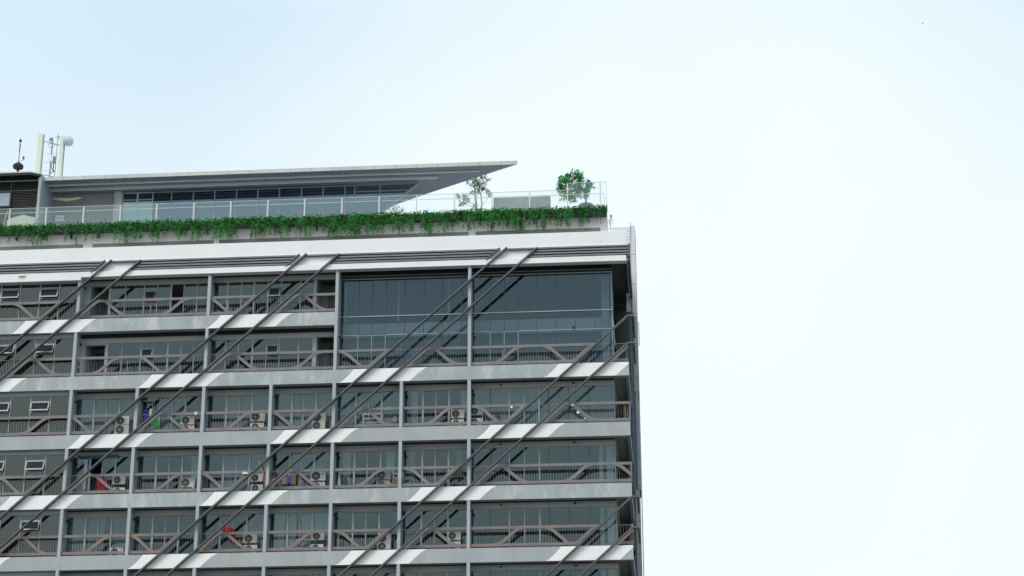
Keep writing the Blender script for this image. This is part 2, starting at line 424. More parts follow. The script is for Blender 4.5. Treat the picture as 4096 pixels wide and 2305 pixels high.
# double-height corner glazing (floors 0 and 1)
zb, zu = ztop(1), 36.70
dl = [at(u, 1290, G).x for u in (1434.7, 1489.8, 1543.7, 1618.8, 1694.3, 1770.2, 1847.5)]
dr = [at(u, 1290, G).x for u in (1961.8, 2018.3, 2073, 2147, 2225, 2300.9, 2379)]
for (x0, x1, bars, dd) in ((XJ+.155, XK+.01, dl, (dl[0], dl[2])), (XK+.155, XG, dr, (dr[0], dr[2]))):
    w = window((x0, x1), zb, zu, G, [(x, .03, 1) for x in bars], GLASSD)
    za, zc = at(1500, 1267, G).z, at(1500, 1342, G).z
    m = MB(); m.box(x0, x1, G-.06, G-.03, za-.02, za+.025); m.box(x0, x1, G-.06, G-.03, zc-.018, zc+.018)
    m.build('transom', FRAME, w)
    zd = at(1500, 1346, G).z
    m = MB()
    for x in (dd[0], (dd[0]+dd[1])/2, dd[1]): m.box(x-.025, x+.025, G-.075, G-.061, zb+.02, zd)
    m.box(dd[0], dd[1], G-.075, G-.061, zd, zd+.05); m.box(dd[0], dd[1], G-.075, G-.061, zd+.05, zd+.09, 1); m.build('door_frame', [mat_sash, DFRAME], w)
    m = MB(); m.box(x0, x1, G-.05, G+.16, zu, 37.3, 0); m.box(x0, x1, G-.07, G-.05, zu+.12, zu+.145, 1); m.box(x0, x1, .385, G-.05, 37.10, 37.3, 0); m.build('lintel', [DARK, FRAME], B)
    z2, z3 = at(1618, 1292, 1.5).z, at(1618, 1346, 1.5).z     # mezzanine edge seen through the glass
    m = MB(); m.box(x0, x1, 1.5, 1.75, z3, z2); m.box(x0, x1, 1.75, 6, z2-.3, z2-.02); m.build('mezzanine_edge', plain('mezzanine_paint', (.72, .78, .74), .8, .02), B)
mz = plain('inner_column_paint', (.55, .60, .57), .8, .03)
for u0_, u1_, yy in ((1589, 1597, 1.25), (1790, 1799, 1.25), (1379, 1384, 1.2), (2406, 2436, 1.3)):
    a, b = at(u0_, 1250, yy).x, at(u1_, 1250, yy).x
    m = MB(); m.box(a, b, yy, yy+.22, z2+.02 if u0_ < 2000 else zb, zu-.1); m.build('inner_column', mz, B)
m = MB(); curtain(m, XJ+.4, XK-.4, 1.45, ztop(0)+.2, 36.5, .04, .2); m.build('interior_blind', mat('grey_blind', (.13, .145, .16), .9), B)
m = MB(); curtain(m, XJ+.4, XK-.4, 1.5, zb+.05, ztop(1)+2.0, .03, .16); curtain(m, XK+.4, XG-.7, 1.5, zb+.05, ztop(1)+2.0, .03, .16); m.build('interior_blind', mat('grey_blind_low', (.20, .22, .23), .9), B)
m = MB(); m.box(XG-.05, XG+.01, G, G+.06, zb, zu); m.build('corner_post', FRAME, B)
m = MB(); m.box(XG-.04, XG, G+3, G+3.06, zb, zu); m.build('side_mullion', FRAME, B)
m = MB(); m.box(XG-.024, XG-.016, G+.06, 8.9, zb, zu); m.build('side_pane', GLASSD, B)
m = MB(); x = at(2290, 1312, G).x; m.box(x, x+.12, G-.12, G-.06, at(2290, 1316, G).z, at(2290, 1308, G).z); m.build('security_camera', DARK, B)

# long bays of the two upper floors, doorway recesses at both ends
def c5(x): return x*.4415
def c6(x): return 700+x*.4415
for k, zu, vv in ((0, 36.76, 1200), (1, 33.50, 1420)):
    zb = ztop(k); zc = 37.3 if k == 0 else ztop(0)-.35
    def X(u): return at(u, vv, G).x
    if k == 0: vv_l = 1200
    L = [c5(v) for v in ((1010, 1135, 1305, 1425, 1548, 1665, 1785) if k == 0 else (985, 1105, 1275, 1395, 1520, 1640, 1755))]
    Rr = [c6(v) for v in ((475, 600, 715, 840, 960, 1135, 1255) if k == 0 else (458, 576, 700, 825, 945, 1118, 1243))]
    Lx = [X(u) for u in L]; Rx = [X(u) for u in Rr]
    xa, xb = XC0+.155, X527+.01
    # left half
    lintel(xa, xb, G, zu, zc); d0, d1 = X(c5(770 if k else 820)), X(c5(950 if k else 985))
    m = MB(); m.box(xa, d0, G, G+.2, zb, zu); m.box(d1, Lx[0]-.03, G-.05, G+.2, zb, zu); m.box(d0, d1, G, G+.2, zu-(.12 if k else .02), zu)
    m.box(d0-.1, d0-.001, G+.2, 2.6, zb, zu+.2); m.box(d1+.001, d1+.1, G+.2, 2.6, zb, zu+.2); m.build('bay_wall', COLM, B)
    m = MB(); m.box(d0, d1, 2.5, 2.6, zb, zu+.2); m.box(d0+.12, d1-.1, 2.44, 2.5, zb, zb+2.0, 1); m.build('recessed_door', [SOFF, DFRAME], B)
    bars = [(x, .05, 0) for x in Lx[1:]]; bars[4-1] = (Lx[4], .09, 0)
    zaw, zaw2 = (zu-.38, zu-.95); zaw2 = zaw-.62
    window((Lx[0]-.03, xb), zb, zu, G, bars, GLASS, awn=((Lx[2], Lx[3], zaw, zaw2),), skip=(4,) if k == 0 else ())
    # right half
    xa, xb = X527+.155, XJ+.01
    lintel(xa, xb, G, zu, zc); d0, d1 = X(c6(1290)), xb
    bars = [(x, .05, 0) for x in Rx[:-1]]; bars[0] = (Rx[0], .10, 0); bars[2] = (Rx[2], .09, 0)
    window((xa, Rx[-1]), zb, zu, G, bars, GLASS, awn=((Rx[3], Rx[4], zaw, zaw2),))
    m = MB(); m.box(Rx[-1], d0-.05, G-.05, G+.2, zb, zu); m.box(d0-.15, d0-.051, G+.2, 2.6, zb, zu+.2); m.build('bay_wall', COLM, B)
    m = MB(); m.box(d0-.05, d1, 2.5, 2.6, zb, zu+.2); m.box(d0+.3, d1-.2, 2.44, 2.5, zb, zb+2.0, 1); m.build('recessed_door', [SOFF, DFRAME], B)

# flush window bands of the left-hand block
lx = [at(u, 1160, GL).x for u in (6.6, 83.9, 162, 239.7)]
sp = (lx[3]-lx[0])/3
bars_l = [lx[0]+sp*i for i in range(-5, 4)]
for k in range(0, NK-1):
    zb = ztop(k); zu = 36.80 if k == 0 else ztop(k-1)-T-.20
    if k: m = MB(); m.box(XL, XC0, GL-.10, GL+.2, zu, ztop(k-1)-.35); m.build('lintel', COLM, B)
    aw = tuple((bars_l[i], bars_l[i+1], zu-.30, zu-.86) for i in range(1, 9, 2) if i+1 < 9)
    aw = tuple((bars_l[i], bars_l[i+1], zu-.30, zu-.86) for i in (1, 3, 5, 7))
    window((XL, XC0), zb, zu, GL, [(x, .055, 0) for x in bars_l], GLASSL, awn=aw)

# rooms behind the glass
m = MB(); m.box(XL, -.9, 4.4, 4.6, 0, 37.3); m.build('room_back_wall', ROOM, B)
m = MB(); m.box(XL, -.9, 8.9, 14, 0, 38.0); m.box(-1.0, 0, 8.9, 9.3, 0, 37.3, 1); m.build('core_wall', [ROOM, plain('side_end_wall', (.12, .135, .13), .8, .1)], B)

# ------------------------------------------------------------------ trusses and railings
def fillet(pts, r, n=7):
    out = [pts[0]]
    for i in range(1, len(pts)-1):
        p, a, b = Vector(pts[i]), Vector(pts[i-1]), Vector(pts[i+1])
        da, db = (a-p), (b-p); la, lb = da.length, db.length; t = min(r, la*.49, lb*.49)
        s, e = p+da/la*t, p+db/lb*t
        for q in range(n+1):
            w = q/n; out.append(tuple((s*(1-w)**2+p*2*w*(1-w)+e*w*w)))
    out.append(pts[-1]); return out
def clip_run(pts, lo, hi):
    runs, cur = [], []
    for i, p in enumerate(pts):
        ins = lo <= p[0] <= hi
        if i:
            a = pts[i-1]; ia = lo <= a[0] <= hi
            if ins != ia:
                lim = lo if (a[0] < lo or p[0] < lo) else hi
                t = (lim-a[0])/(p[0]-a[0]) if p[0] != a[0] else 0; c = (lim, a[1]+t*(p[1]-a[1]))
                if ins: cur = [c]
                else: cur.append(c); runs.append(cur); cur = []
        if ins: cur.append(p)
    if len(cur) > 1: runs.append(cur)
    return [r for r in runs if len(r) > 1]
for k in range(0, NK-1):
    z = ztop(k); xr = XJ-.01 if k == 0 else -.03
    m = MB(); zlo, zhi = z+.10, z+1.13; cb_, ct_ = zlo+.07, zhi-.07
    for i, (a, b) in enumerate(PAIRS):
        xa, xb = bx(a, z), bx(b, z)
        if i+1 >= len(PAIRS): break
        xn = bx(PAIRS[i+1][0], z)
        # chords from this pair's right-hand brace to the next pair's left-hand brace
        def ch(z0_, z1_):
            pl = [(xb+(z0_-z)/SL, z0_), (xn+(z0_-z)/SL, z0_), (xn+(z1_-z)/SL, z1_), (xb+(z1_-z)/SL, z1_)]
            pl = [(min(max(x, XL), xr), zz) for x, zz in pl]
            if pl[1][0]-pl[0][0] > .05 or pl[2][0]-pl[3][0] > .05:
                if pl[0][0] < xr-.02: m.prism(pl, .15, .23)
        ch(zlo, zlo+.145); ch(zhi-.145, zhi)
        w = [(xb+.16, z+.09), (xb+.16+(ct_-z-.09)/SL, ct_), (xb+1.35+.0, ct_), (xb+1.80, ct_), (xb+2.76, cb_), (xb+4.95, cb_), (xb+5.98, ct_), (xn-2.25, ct_), (xn-.55, cb_) if False else (xn-1.45, ct_), (xn-.50, cb_), (xn+.02, cb_), (xn+.02+(ct_-cb_)/SL, ct_)]
        w = [w[0], (xb+.16+(ct_-z-.09)/SL, ct_), (xb+1.62, ct_), (xb+2.66, cb_), (xb+4.95, cb_), (xb+5.98, ct_), (xn-1.50, ct_), (xn-.52, cb_), (xn-.14, cb_), (xn-.14+(ct_-cb_)/SL, ct_)]
        f = fillet(w[:2]+w[2:], .42)
        for run in clip_run(f, XL+.1, xr): m.ribbon(run, .155, .154, .226)
    if k >= 2: m.box(xr, xr+.07, .148, .232, zlo, zhi)
    mt = TRUSSR if k in (4,) else TRUSS
    m.build('balcony_truss', mt, B)
    # side return
    if k:
        m = MB(); m.box(-.10, -.03, .24, 8.8, zlo, zlo+.14); m.box(-.10, -.03, .24, 8.8, zhi-.14, zhi); m.build('side_truss', mt, B)
    m = MB(); m.box(XL, xr, .30, .325, z+1.09, z+1.115)
    m.box(XL, xr, .30, .325, z+.08, z+.10)
    x = XL+.07
    while x < xr:
        m.box(x-.0055, x+.0055, .305, .316, z+.10, z+1.09); x += .14
    x = XL+.5
    while x < xr:
        m.box(x-.02, x+.02, .24, .30, z, z+.12); m.box(x-.02, x+.02, .24, .298, z, z+1.1) if rnd.random() < .12 else None; x += 1.05
    if k:
        m.box(-.14, -.12, .32, 8.8, z+1.09, z+1.11)
        y = .4
        while y < 8.8: m.box(-.137, -.123, y-.007, y+.007, z, z+1.09); y += .16
    m.build('balcony_railing', RAIL, B)

# ------------------------------------------------------------------ right-hand side cladding
YS = 6.0
def xs_(u, v): return at(u, v, YS).x
zt = at(2541, 903, YS).z
xp0, xp1 = xs_(2531, 1300), xs_(2549, 1300)
def zs_(v): return at(2545, v, YS).z
zones = [(zt, zs_(1270), xp0, xp1, 1), (zs_(1270), zs_(1570), xp0, xp1, 0), (zs_(1570), zs_(1960), xs_(2546, 1700), xs_(2556, 1700), 0), (zs_(1960), 0, xs_(2546, 2120), xs_(2563, 2120), 0)]
m = MB()
for za_, zb_, x0, x1, mi in zones:
    z = za_
    while z > zb_+.01:
        zn = max(z-1.75, zb_); m.box(x0, x1, YS, YS+2, zn+.03, z, mi); z = zn
m.box(xp1-.02, xp1+.012, YS+.3, YS+1.8, 0, zt-.05, 2)
m.build('side_pilaster', [SIDEG, SIDEL, plain('mauve_trim', (.20, .20, .30), .5, .1)], B)
m = MB(); m.box(xp0+.002, xs_(2546, 1700)-.002, YS+.02, YS+1.8, 0, zs_(1572)); m.build('side_cladding', SIDEB, B)
m = MB(); m.box(.005, xp0-.002, YS+.05, YS+1.5, 0, 36.2); m.build('side_cladding', SIDEB, B)
m = MB(); xa = xs_(2446, 907)
m.box(-.15, xp0-.005, YS+.1, YS+.3, 36.2, zt-1.0); 
for i in range(6): m.box(xa, xp0-.005, YS+.15, YS+.2, zt-.98+i*.17, zt-.86+i*.17)
m.build('roof_screen', SIDEL, B)
m = MB(); m.tube([(xp0+.02, YS-.1, zt+.15), (xp0-.05, YS-.1, zt-1.6), (xp0+.0, YS-.1, 36), (xp0+.02, YS-.1, 34)], .014, 6); m.build('side_pipe', BRACE, B)
xe = xs_(2552, 1300); m = MB(); m.box(xp1+.05, xp1+.09, YS+1, YS+1.3, at(2552, 1355, YS).z, at(2552, 1265, YS).z); m.build('side_bracket', plain('pale_bracket', (.4, .4, .42), .6), B)

# ------------------------------------------------------------------ roof terrace
YT = 1.0; xtr = -.98
zt_w = 39.98
m = MB(); m.box(XL, xtr, YT, YT+.2, 39.27, zt_w); m.box(XL, xtr, YT+.2, 14, 39.5, 39.7); m.box(XL, xtr, YT+.02, YT+.2, 38.3, 39.27, 1)
for u0_, u1_ in ((332, 370), (855, 875), (1874, 1902)):
    a, b = at(u0_, 980, YT).x, at(u1_, 980, YT).x; m.box(a, b, YT-.003, YT+.1, 38.3, 39.268)
m.box(at(2402, 920, YT).x, xtr, YT-.003, YT+.1, 38.3, 39.268)
m.build('terrace_wall', [TERW, GAP], B)
m = MB(); m.box(XL, xtr-.02, .55, .97, 39.86, 39.92); m.box(XL, xtr-.02, .55, .60, 39.92, 40.20); m.box(XL, xtr-.02, .92, .97, 39.92, 40.2); m.box(XL, xtr-.06, .60, .92, 39.92, 40.12)
for u in list(range(65, 2500, 109)):
    x = at(u, 900, .6).x
    if x < xtr-.05: m.box(x-.02, x+.02, .62, .98, 39.56, 39.86)
m.build('planter_trough', TROUGH, B)
posts = [39.7, 185.4, 334.2, 481.2, 626, 774.8, 922, 1070, 1217.5, 1366.7, 1515.5, 1666.5, 1817.5, 1968.5, 2118.5, 2271, 2403]
pz = 41.17
YB = 1.06
ptop = [(39.7, 833), (772, 812), (1366, 793), (1968, 773.5)]
pz = sum(at(u, v, YB).z for u, v in ptop)/4
pz2 = at(2271, 733.8, YB).z
px = [at(u, 850, YB).x for u in posts]
d = px[1]-px[0]; px = [px[0]-d*3, px[0]-d*2, px[0]-d] + px
BL = thing('glass_balustrade', (-20, YB, 39.98), 'frameless glass balustrade with pale steel posts along the planted roof terrace edge', 'balustrade')
for i, x in enumerate(px):
    tall = i >= len(px)-2
    m = MB(); m.box(x-.035, x+.035, YB-.02, YB+.02, 39.98, (pz2 if tall else pz)-.01); m.build('post', STEEL, BL)
zr = pz-.22
for i in range(len(px)):
    a = px[i]; b = px[i+1] if i+1 < len(px) else xtr-.02
    tall = i >= len(px)-2
    m = MB(); m.box(a+.04, b-.04, YB-.006, YB+.006, 40.02, pz2 if tall else pz); m.build('glass_panel', BGLASS, BL)
m = MB(); m.box(px[0], px[-2], YB-.012, YB+.012, pz+.001, pz+.022); m.box(px[-2], xtr, YB-.012, YB+.012, pz2+.001, pz2+.02); m.box(xtr-.025, xtr, YB-.012, YB+.012, 39.98, pz2)
m.build('edge_trim', plain('pale_edge', (.5, .55, .55), .4), BL)
m = MB()
for i in range(len(px)-1): m.tube([(px[i]+.09, YB+.10, zr), (px[i+1]-.05, YB+.10, zr)], .018, 6)
m.tube([(px[-1]+.05, YB+.1, zr), (xtr-.15, YB+.1, zr)], .018, 6); m.tube([(xtr-.15, YB+.1, zr), (xtr-.15, YB+.1, 40.3)], .014, 6)
m.build('handrail', STEEL, BL)
m = MB(); m.box(xtr-.013, xtr-.001, YB+.02, 4.5, 40.02, pz2-.02); m.build('glass_panel', BGLASS, BL)

# penthouse: canopy
YC, YG = 3.5, 5.3; CZ0, CZ1 = 44.21, 44.43
tipx = -6.0
q1 = atz(1688.6, 782, CZ0); q2 = atz(1583, 819, CZ0); q3 = atz(1530, 850, CZ0)
xcl = at(345/2.265+0, 715, YC).x
poly = [(XL+9, YC), (tipx, YC), (q1.x, q1.y), (q2.x, q2.y), (q3.x, q3.y), (q3.x-1, 13.5), (XL+9, 13.5)]
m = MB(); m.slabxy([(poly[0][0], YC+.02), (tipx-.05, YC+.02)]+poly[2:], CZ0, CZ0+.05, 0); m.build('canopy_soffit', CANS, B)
m = MB(); m.slabxy([(poly[0][0], YC+.25), (tipx-.5, YC+.25)]+[(x-.05, y) for x, y in poly[2:]], CZ0+.052, CZ1-.01, 0); m.build('canopy_roof', CANF, B)
m = MB(); x = tipx; i = 0
while x > XL+9:
    w = .93 if i == 0 else 1.19; x0 = x-w; m.box(x0+.014, x, YC, YC+.02, CZ0, CZ1, 0); m.box(x0, x0+.014, YC+.005, YC+.02, CZ0+.002, CZ1-.002, 1); x = x0; i += 1
m.slabxy([(tipx, YC+.02), (q1.x, q1.y), (q1.x-.06, q1.y), (tipx-.06, YC+.02)], CZ0-.001, CZ1)
m.build('canopy_fascia', [CANF, DARK], B)
e1, e2 = at(1300+1400*.4415, 600+205*.4415, YC+.6).x, at(1300+1028*.4415, 600+280*.4415, YC+1.25).x
x1l, x2l = at(184, 750, YC+.6).x, at(200, 775, YC+1.25).x
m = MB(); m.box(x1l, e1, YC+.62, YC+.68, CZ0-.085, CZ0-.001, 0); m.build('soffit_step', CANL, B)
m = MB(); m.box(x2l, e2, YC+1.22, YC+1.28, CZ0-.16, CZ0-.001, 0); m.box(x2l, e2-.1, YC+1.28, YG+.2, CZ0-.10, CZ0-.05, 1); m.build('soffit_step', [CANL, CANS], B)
# penthouse glazing
gz = CZ0-.18; gb = 39.7
A_ = at(1668.6, 737, YG); Bp = at(1534, 847, YG)
ka = (A_.x-Bp.x)/(A_.z-Bp.z)
def xend(z): return A_.x+ka*(z-A_.z)
mull = [at(u, 800, YG).x for u in (686, 773, 859, 945.6, 1031, 1117, 1205, 1292, 1380, 1418, 1520)]
xdoor0, xdoorm, xdoor1 = at(1110/2.265, 800, YG).x, at(1247/2.265, 800, YG).x, at(1388/2.265, 800, YG).x
PW = MB()
for x in mull:
    zt_ = gz if x < xend(39.7) else gz
    zb_ = gb if x < xend(gb) else A_.z+(x-A_.x)/ka
    PW.box(x-.035, x+.035, YG-.05, YG+.05, zb_, gz)
PW.box(xdoor1, A_.x, YG-.045, YG+.045, gz-.06, gz); 
PW.ribbon([(xend(gb), gb), (xend(gz), gz)], .10, YG-.07, YG+.06)
zq = at(1520, 787-22, YG).z
PW.box(mull[9], xend(zq)-.05, YG-.04, YG+.03, zq-.025, zq+.025)
w = PW.build('penthouse_window', plain('penthouse_mullion', (.22, .25, .26), .4), B); ORI[w] = ORI[B]
m = MB(); m.prism([(xdoor1, gb), (xend(gb), gb), (xend(gz), gz), (xdoor1, gz)], YG-.004, YG+.004); m.build('pane', PGLASS, w)
bz = mat('pulled_up_blind_edge', (.004, .005, .008), .9)
m = MB(); m.box(XL+9, xdoor1+.05, YG+.35, YG+.6, 39.7, CZ0-.1); 
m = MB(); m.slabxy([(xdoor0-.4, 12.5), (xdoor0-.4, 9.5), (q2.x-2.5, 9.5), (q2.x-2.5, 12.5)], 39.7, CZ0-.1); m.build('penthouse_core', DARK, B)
# solid wall, pier and doors
xf = at(200, 800, YC+.2).x
m = MB(); m.box(xf-2, at(1040/2.265, 800, YG).x, YG, YG+.2, 39.7, CZ0-.12)
xx = at(877/2.265, 840, YG).x; m.box(xx-.01, xx+.01, YG-.006, YG, 39.7, 42.6, 1)
m.build('penthouse_wall', [plain('penthouse_grey_plaster', (.23, .235, .235), .8, .06), DARK], B)
m = MB(); m.box(at(1042/2.265, 800, YG).x, xdoor0, YG-.2, YG+.2, 39.7, CZ0-.12); m.build('penthouse_pier', GREY, B)
dz = at(1247/2.265, 480+725/2.265, YG).z
for a, b, hs in ((xdoor0, xdoorm, -1), (xdoorm, xdoor1, 1)):
    m = MB(); 
    for (x0, x1) in ((a, a+.05), (b-.05, b)): m.box(x0, x1, YG-.04, YG+.04, 39.7, gz)
    m.box(a+.05, b-.05, YG-.04, YG+.04, gz-.05, gz); m.box(a+.05, b-.05, YG-.03, YG+.03, dz-.02, dz+.02)
    d = m.build('penthouse_door', plain('door_frame_metal', (.40, .44, .43), .4), B); ORI[d] = ORI[B]
    m = MB(); m.box(a+.05, b-.05, YG-.004, YG+.004, dz, gz-.05); m.build('pane', PGLASS, d)
    m = MB(); m.box(a+.05, b-.05, YG-.004, YG+.004, 39.72, dz); m.build('frosted_pane', glass('frosted_glass', (.5, .6, .6), (.75, .95, .95), .22), d)
    xh = xdoorm+hs*.17; m = MB(); m.tube([(xh, YG-.1, 40.9), (xh, YG-.1, 42.0)], .022, 8); m.tube([(xh, YG-.1, 41.0), (xh, YG, 41.0)], .012, 6); m.tube([(xh, YG-.1, 41.9), (xh, YG, 41.9)], .012, 6); m.build('handle', STEEL, d)
m = MB(); m.slabxy([(xdoor0, YG+.5), (xdoor1+.3, YG+.5), (xdoor1+.3, YG+.6), (xdoor0, YG+.6)], 39.7, dz); m.build('door_screen', plain('pale_screen', (.5, .58, .56), .8, .03), B)
# fin wall and dark-clad plant room on the left
YF = 3.1
fx0, fx1 = at(153.5, 760, YF).x, at(160, 760, YF).x
m = MB(); m.box(fx0, fx1+.03, YF, YG+.2, 39.7, CZ1+.02); m.build('fin_wall', mat('fin_panel', (.27, .32, .38), .6, .06, 1), B)
m = MB(); m.box(fx0-.02, fx1+.04, YF-.03, YF, 39.7, CZ1-.22, 0); m.build('fin_edge', SIDEG, B)
m = MB(); m.slabxy([(XL, YF-.4), (fx0-.45, YF-.4), (fx1+.04, YF-.032), (fx1+.04, YF), (fx0, 13), (XL, 13)], CZ1-.02, CZ1+.045, 0); m.slabxy([(XL, YF-.36), (fx0-.45, YF-.36), (fx1-.02, YF-.03), (fx1-.02, YF), (fx0, 12), (XL, 12)], CZ1-.15, CZ1-.021, 1); m.build('canopy_fascia', [CANF, CLAD], B)
m = MB()
m.box(XL, fx0-.01, YF+.45, YF+.6, 39.7, CZ1-.2, 0)
z = 40.0
while z < CZ1-.3: m.box(XL, fx0-.02, YF+.36, YF+.45, z, z+.05, 0); z += .10
z = at(80, 480+645*.4415, YF+.4).z; m.box(XL, fx0-.02, YF+.33, YF+.36, z-.03, z+.03, 1)
x = at(47, 760, YF+.4).x; m.box(x-.03, x+.03, YF+.3, YF+.33, 39.8, CZ1-.3, 2)
a = at(2, 480+675*.4415, YF+.4); b = at(39, 480+785*.4415, YF+.4)
m.box(a.x-1.0-.1, b.x+.1, YF+.26, YF+.3, b.z-.1, a.z+.1, 0)
w = m.build('dark_cladding', [CLAD, plain('cladding_trim', (.09, .11, .11), .5), plain('cladding_post', (.06, .07, .075), .5)], B); ORI[w] = ORI[B]
m = MB(); m.box(a.x-1.0, b.x, YF+.25, YF+.259, b.z, a.z); m.build('window', plain('pale_reflecting_pane', (.30, .36, .42), .15, .1), w)
m = MB(); m.box(XL, XL+9.2, YC, 13, 39.7, CZ0); m.build('plant_room', CLAD, B)

# ------------------------------------------------------------------ vines
def vines():
    V = MB(); S = MB()
    heavy = [(0, 300, .25), (100, 120, .35), (10, 8, .55)]
    def leaf(x, y, z, s):
        a = rnd.uniform(0, 6.28); t = rnd.uniform(-1.0, .5); di = 1 if rnd.random() < .05 else 0; c, sn = math.cos(a), math.sin(a)
        u = Vector((c, sn*.5, math.sin(t)*.6)).normalized()*s; w = Vector((-sn*.5, c*.4, rnd.uniform(-1, 1))).normalized()*s*.6
        p = Vector((x, y, z)); V.face([p-u, p-w, p+u, p+w], di)
    # blanket on the trough
    x = at(-60, 900, .6).x
    while x < xtr+.05:
        u = (x-at(0, 900, .6).x)/2.05*150.6
        dens = .55+.45*math.sin(u*.013+1)+.35*math.sin(u*.041)
        for q in range(int(16+22*max(.15, dens))):
            leaf(x+rnd.uniform(-.06, .06), rnd.uniform(.42, .95), 40.20+rnd.gauss(.05, .07), rnd.uniform(.035, .075))
        for q in range(int(10+26*max(.2, dens))):
            leaf(x+rnd.uniform(-.06, .06), rnd.uniform(.40, .54), 40.22-abs(rnd.gauss(0, .16)), rnd.uniform(.03, .065))
        if rnd.random() < .25:                       # wild shoots above
            h = rnd.uniform(.1, .28); dx = rnd.uniform(-.3, .3)
            pts = [(x, .7, 40.2), (x+dx*.5, .65, 40.2+h), (x+dx, .6, 40.2+h*.8)]
            S.tube(pts, .005, 4)
            for q in range(6): t = rnd.random(); leaf(x+dx*t, .65, 40.2+h*min(1, 2*t)+rnd.uniform(-.03, .03), .035)
        x += .1
    # hanging strands: (photo column, strength, length)
    st = []
    for c, l in (('a', ((285, .7), (410, 1), (430, .8), (365, .7), (255, .5), (160, .4), (90, .35), (20, .4), (625, .5), (745, .6), (690, .35), (820, .3), (900, .5), (990, .45), (1060, .6), (1160, .9), (1185, .8), (1250, .8), (1320, .5), (1380, .7), (1455, .8), (1480, .6), (1540, .6), (1640, .4), (1680, .7), (1745, .5))),
                 ('b', ((45, .5), (85, .7), (180, .4), (235, .9), (250, .8), (300, .4), (355, .7), (420, 1), (440, 1), (465, .5), (520, .9), (540, .8), (605, .6), (710, .6), (745, 1), (775, 1), (825, 1), (870, .6), (950, 1), (965, .9), (1030, .9), (1130, .7), (1165, .8), (1205, .7), (1260, .5), (1280, .6), (1385, .9), (1420, 1), (1460, .9), (1540, .7), (1620, 1), (1650, 1), (1770, 1))),
                 ('c', ((60, 1), (100, .8), (160, .9), (255, 1), (290, .9), (430, 1), (455, .9), (540, 1), (640, .9), (675, 1), (770, .7), (790, .5), (900, .7), (935, 1.1), (960, 1), (1075, 1), (1100, .7), (1155, .6), (1300, .7), (1355, .7), (1410, .3), (1520, .6), (1570, .4), (1620, .5), (1690, .7), (1760, 1))),
                 ('d', ((165, .7), (255, .5), (285, .4), (345, .6), (390, 1.1), (410, 1), (480, .6), (560, .5), (630, 1), (660, 1), (715, .3), (760, .6), (800, .4), (830, .5), (870, .5), (935, .4), (960, .5), (1140, .5)))):
        ox = {'a': 0, 'b': 700, 'c': 1300, 'd': 1900}[c]
        st += [(ox+x_*.4415, s_) for x_, s_ in l]
    st = sorted(set(st)); keep = []
    for u, s_ in st: keep.append((u, s_))
    for u, s_ in keep:
        x0 = at(u, 880, .5).x
        n = 1+int(5.5*s_)
        for q in range(n):
            x = x0+rnd.gauss(0, .15); y = rnd.uniform(.40, .53); z = 40.12; L_ = (.66+.50*s_)*rnd.uniform(.4, 1.2); z1 = max(40.16-L_, 39.08); pts = [(x, y, z)]
            while z > z1:
                z -= .045; x += rnd.gauss(0, .012); y += rnd.gauss(0, .006); pts.append((x, y, z))
                t = (40.12-z)/1.1
                for w in range(4 if rnd.random() < (.9-.45*t) else 1): leaf(x+rnd.gauss(0, .045), y-rnd.uniform(0, .05), z+rnd.uniform(-.03, .03), rnd.uniform(.022, .052))
            S.tube(pts[::4]+[pts[-1]], .005, 4)
    for q in range(60):                           # thin stray strands
        x = rnd.uniform(at(0, 900, .5).x, xtr-.1); z = 40.1; pts = [(x, .5, z)]; z1 = 40.1-rnd.uniform(.3, .95)
        while z > z1:
            z -= .06; x += rnd.gauss(0, .015); pts.append((x, .5, z))
            if rnd.random() < .6: leaf(x+rnd.gauss(0, .02), .48, z, rnd.uniform(.015, .035))
        S.tube(pts[::3]+[pts[-1]], .004, 4)
    o = V.build('hanging_vine', [LEAF, plain('dry_leaf', (.22, .15, .04), .8, .3)], None, 'dense green creeper trailing from the roof terrace planter over the pale wall', 'vine', kind='stuff', loc=(-20, .6, 40.1))
    S.v = S.v; S.build('stem', STEM, o)
vines()

# ------------------------------------------------------------------ rooftop plants
def rosette(m, c, n, L_, w, droop=.5, upb=.4):
    a0 = rnd.uniform(0, 6.28)
    for i in range(n):
        a = a0+6.283*i/n+rnd.uniform(-.2, .2); el = rnd.uniform(-droop, upb+.5); l = L_*rnd.uniform(.75, 1.15)
        d = Vector((math.cos(a)*math.cos(el), math.sin(a)*math.cos(el), math.sin(el))); s = d.cross(Vector((0, 0, 1))).normalized()*w*rnd.uniform(.8, 1.2)
        p = Vector(c); mid = p+d*l*.55+Vector((0, 0, .02)); tip = p+d*l-Vector((0, 0, .06*l/.3)); q = p+d*l*.15
        m.face([q-s*.25, mid-s, mid, q]); m.face([q, mid, mid+s, q+s*.25]); m.face([mid-s, tip, mid]); m.face([mid, tip, mid+s])
YP = 2.0
def P6(x, y, Y=YP): return at(2100+x*.2759, 640+y*.2759, Y)
tb = P6(887, 640)
T1 = thing('frangipani_tree', tuple(tb), 'small bushy frangipani with long glossy leaves in the domed planter behind the corner glass', 'tree')
m = MB(); W_ = lambda x, y, dy=0: P6(x, y)+Vector((0, dy, 0))
fork = W_(888, 505); m.tube([tb, W_(880, 570), fork], .06, 8, r1=.045)
tips = []
br = [(fork, (820, 430), (700, 300), -.3), (fork, (900, 420), (915, 350), .2), (fork, (930, 450), (960, 400), -.1), ((W_(820, 430)), (680, 450), (560, 420), .3), (W_(820, 430, -.1), (740, 380), (600, 280), .4), (W_(820, 430), (700, 520), (690, 560), -.3), (W_(820, 430), (800, 330), (730, 210), 0)]
for a, b, c, dy in br:
    m.tube([a, W_(*b, dy*.5), W_(*c, dy)], .032, 6, r1=.018)
m.build('trunk', BARK, T1)
m = MB()
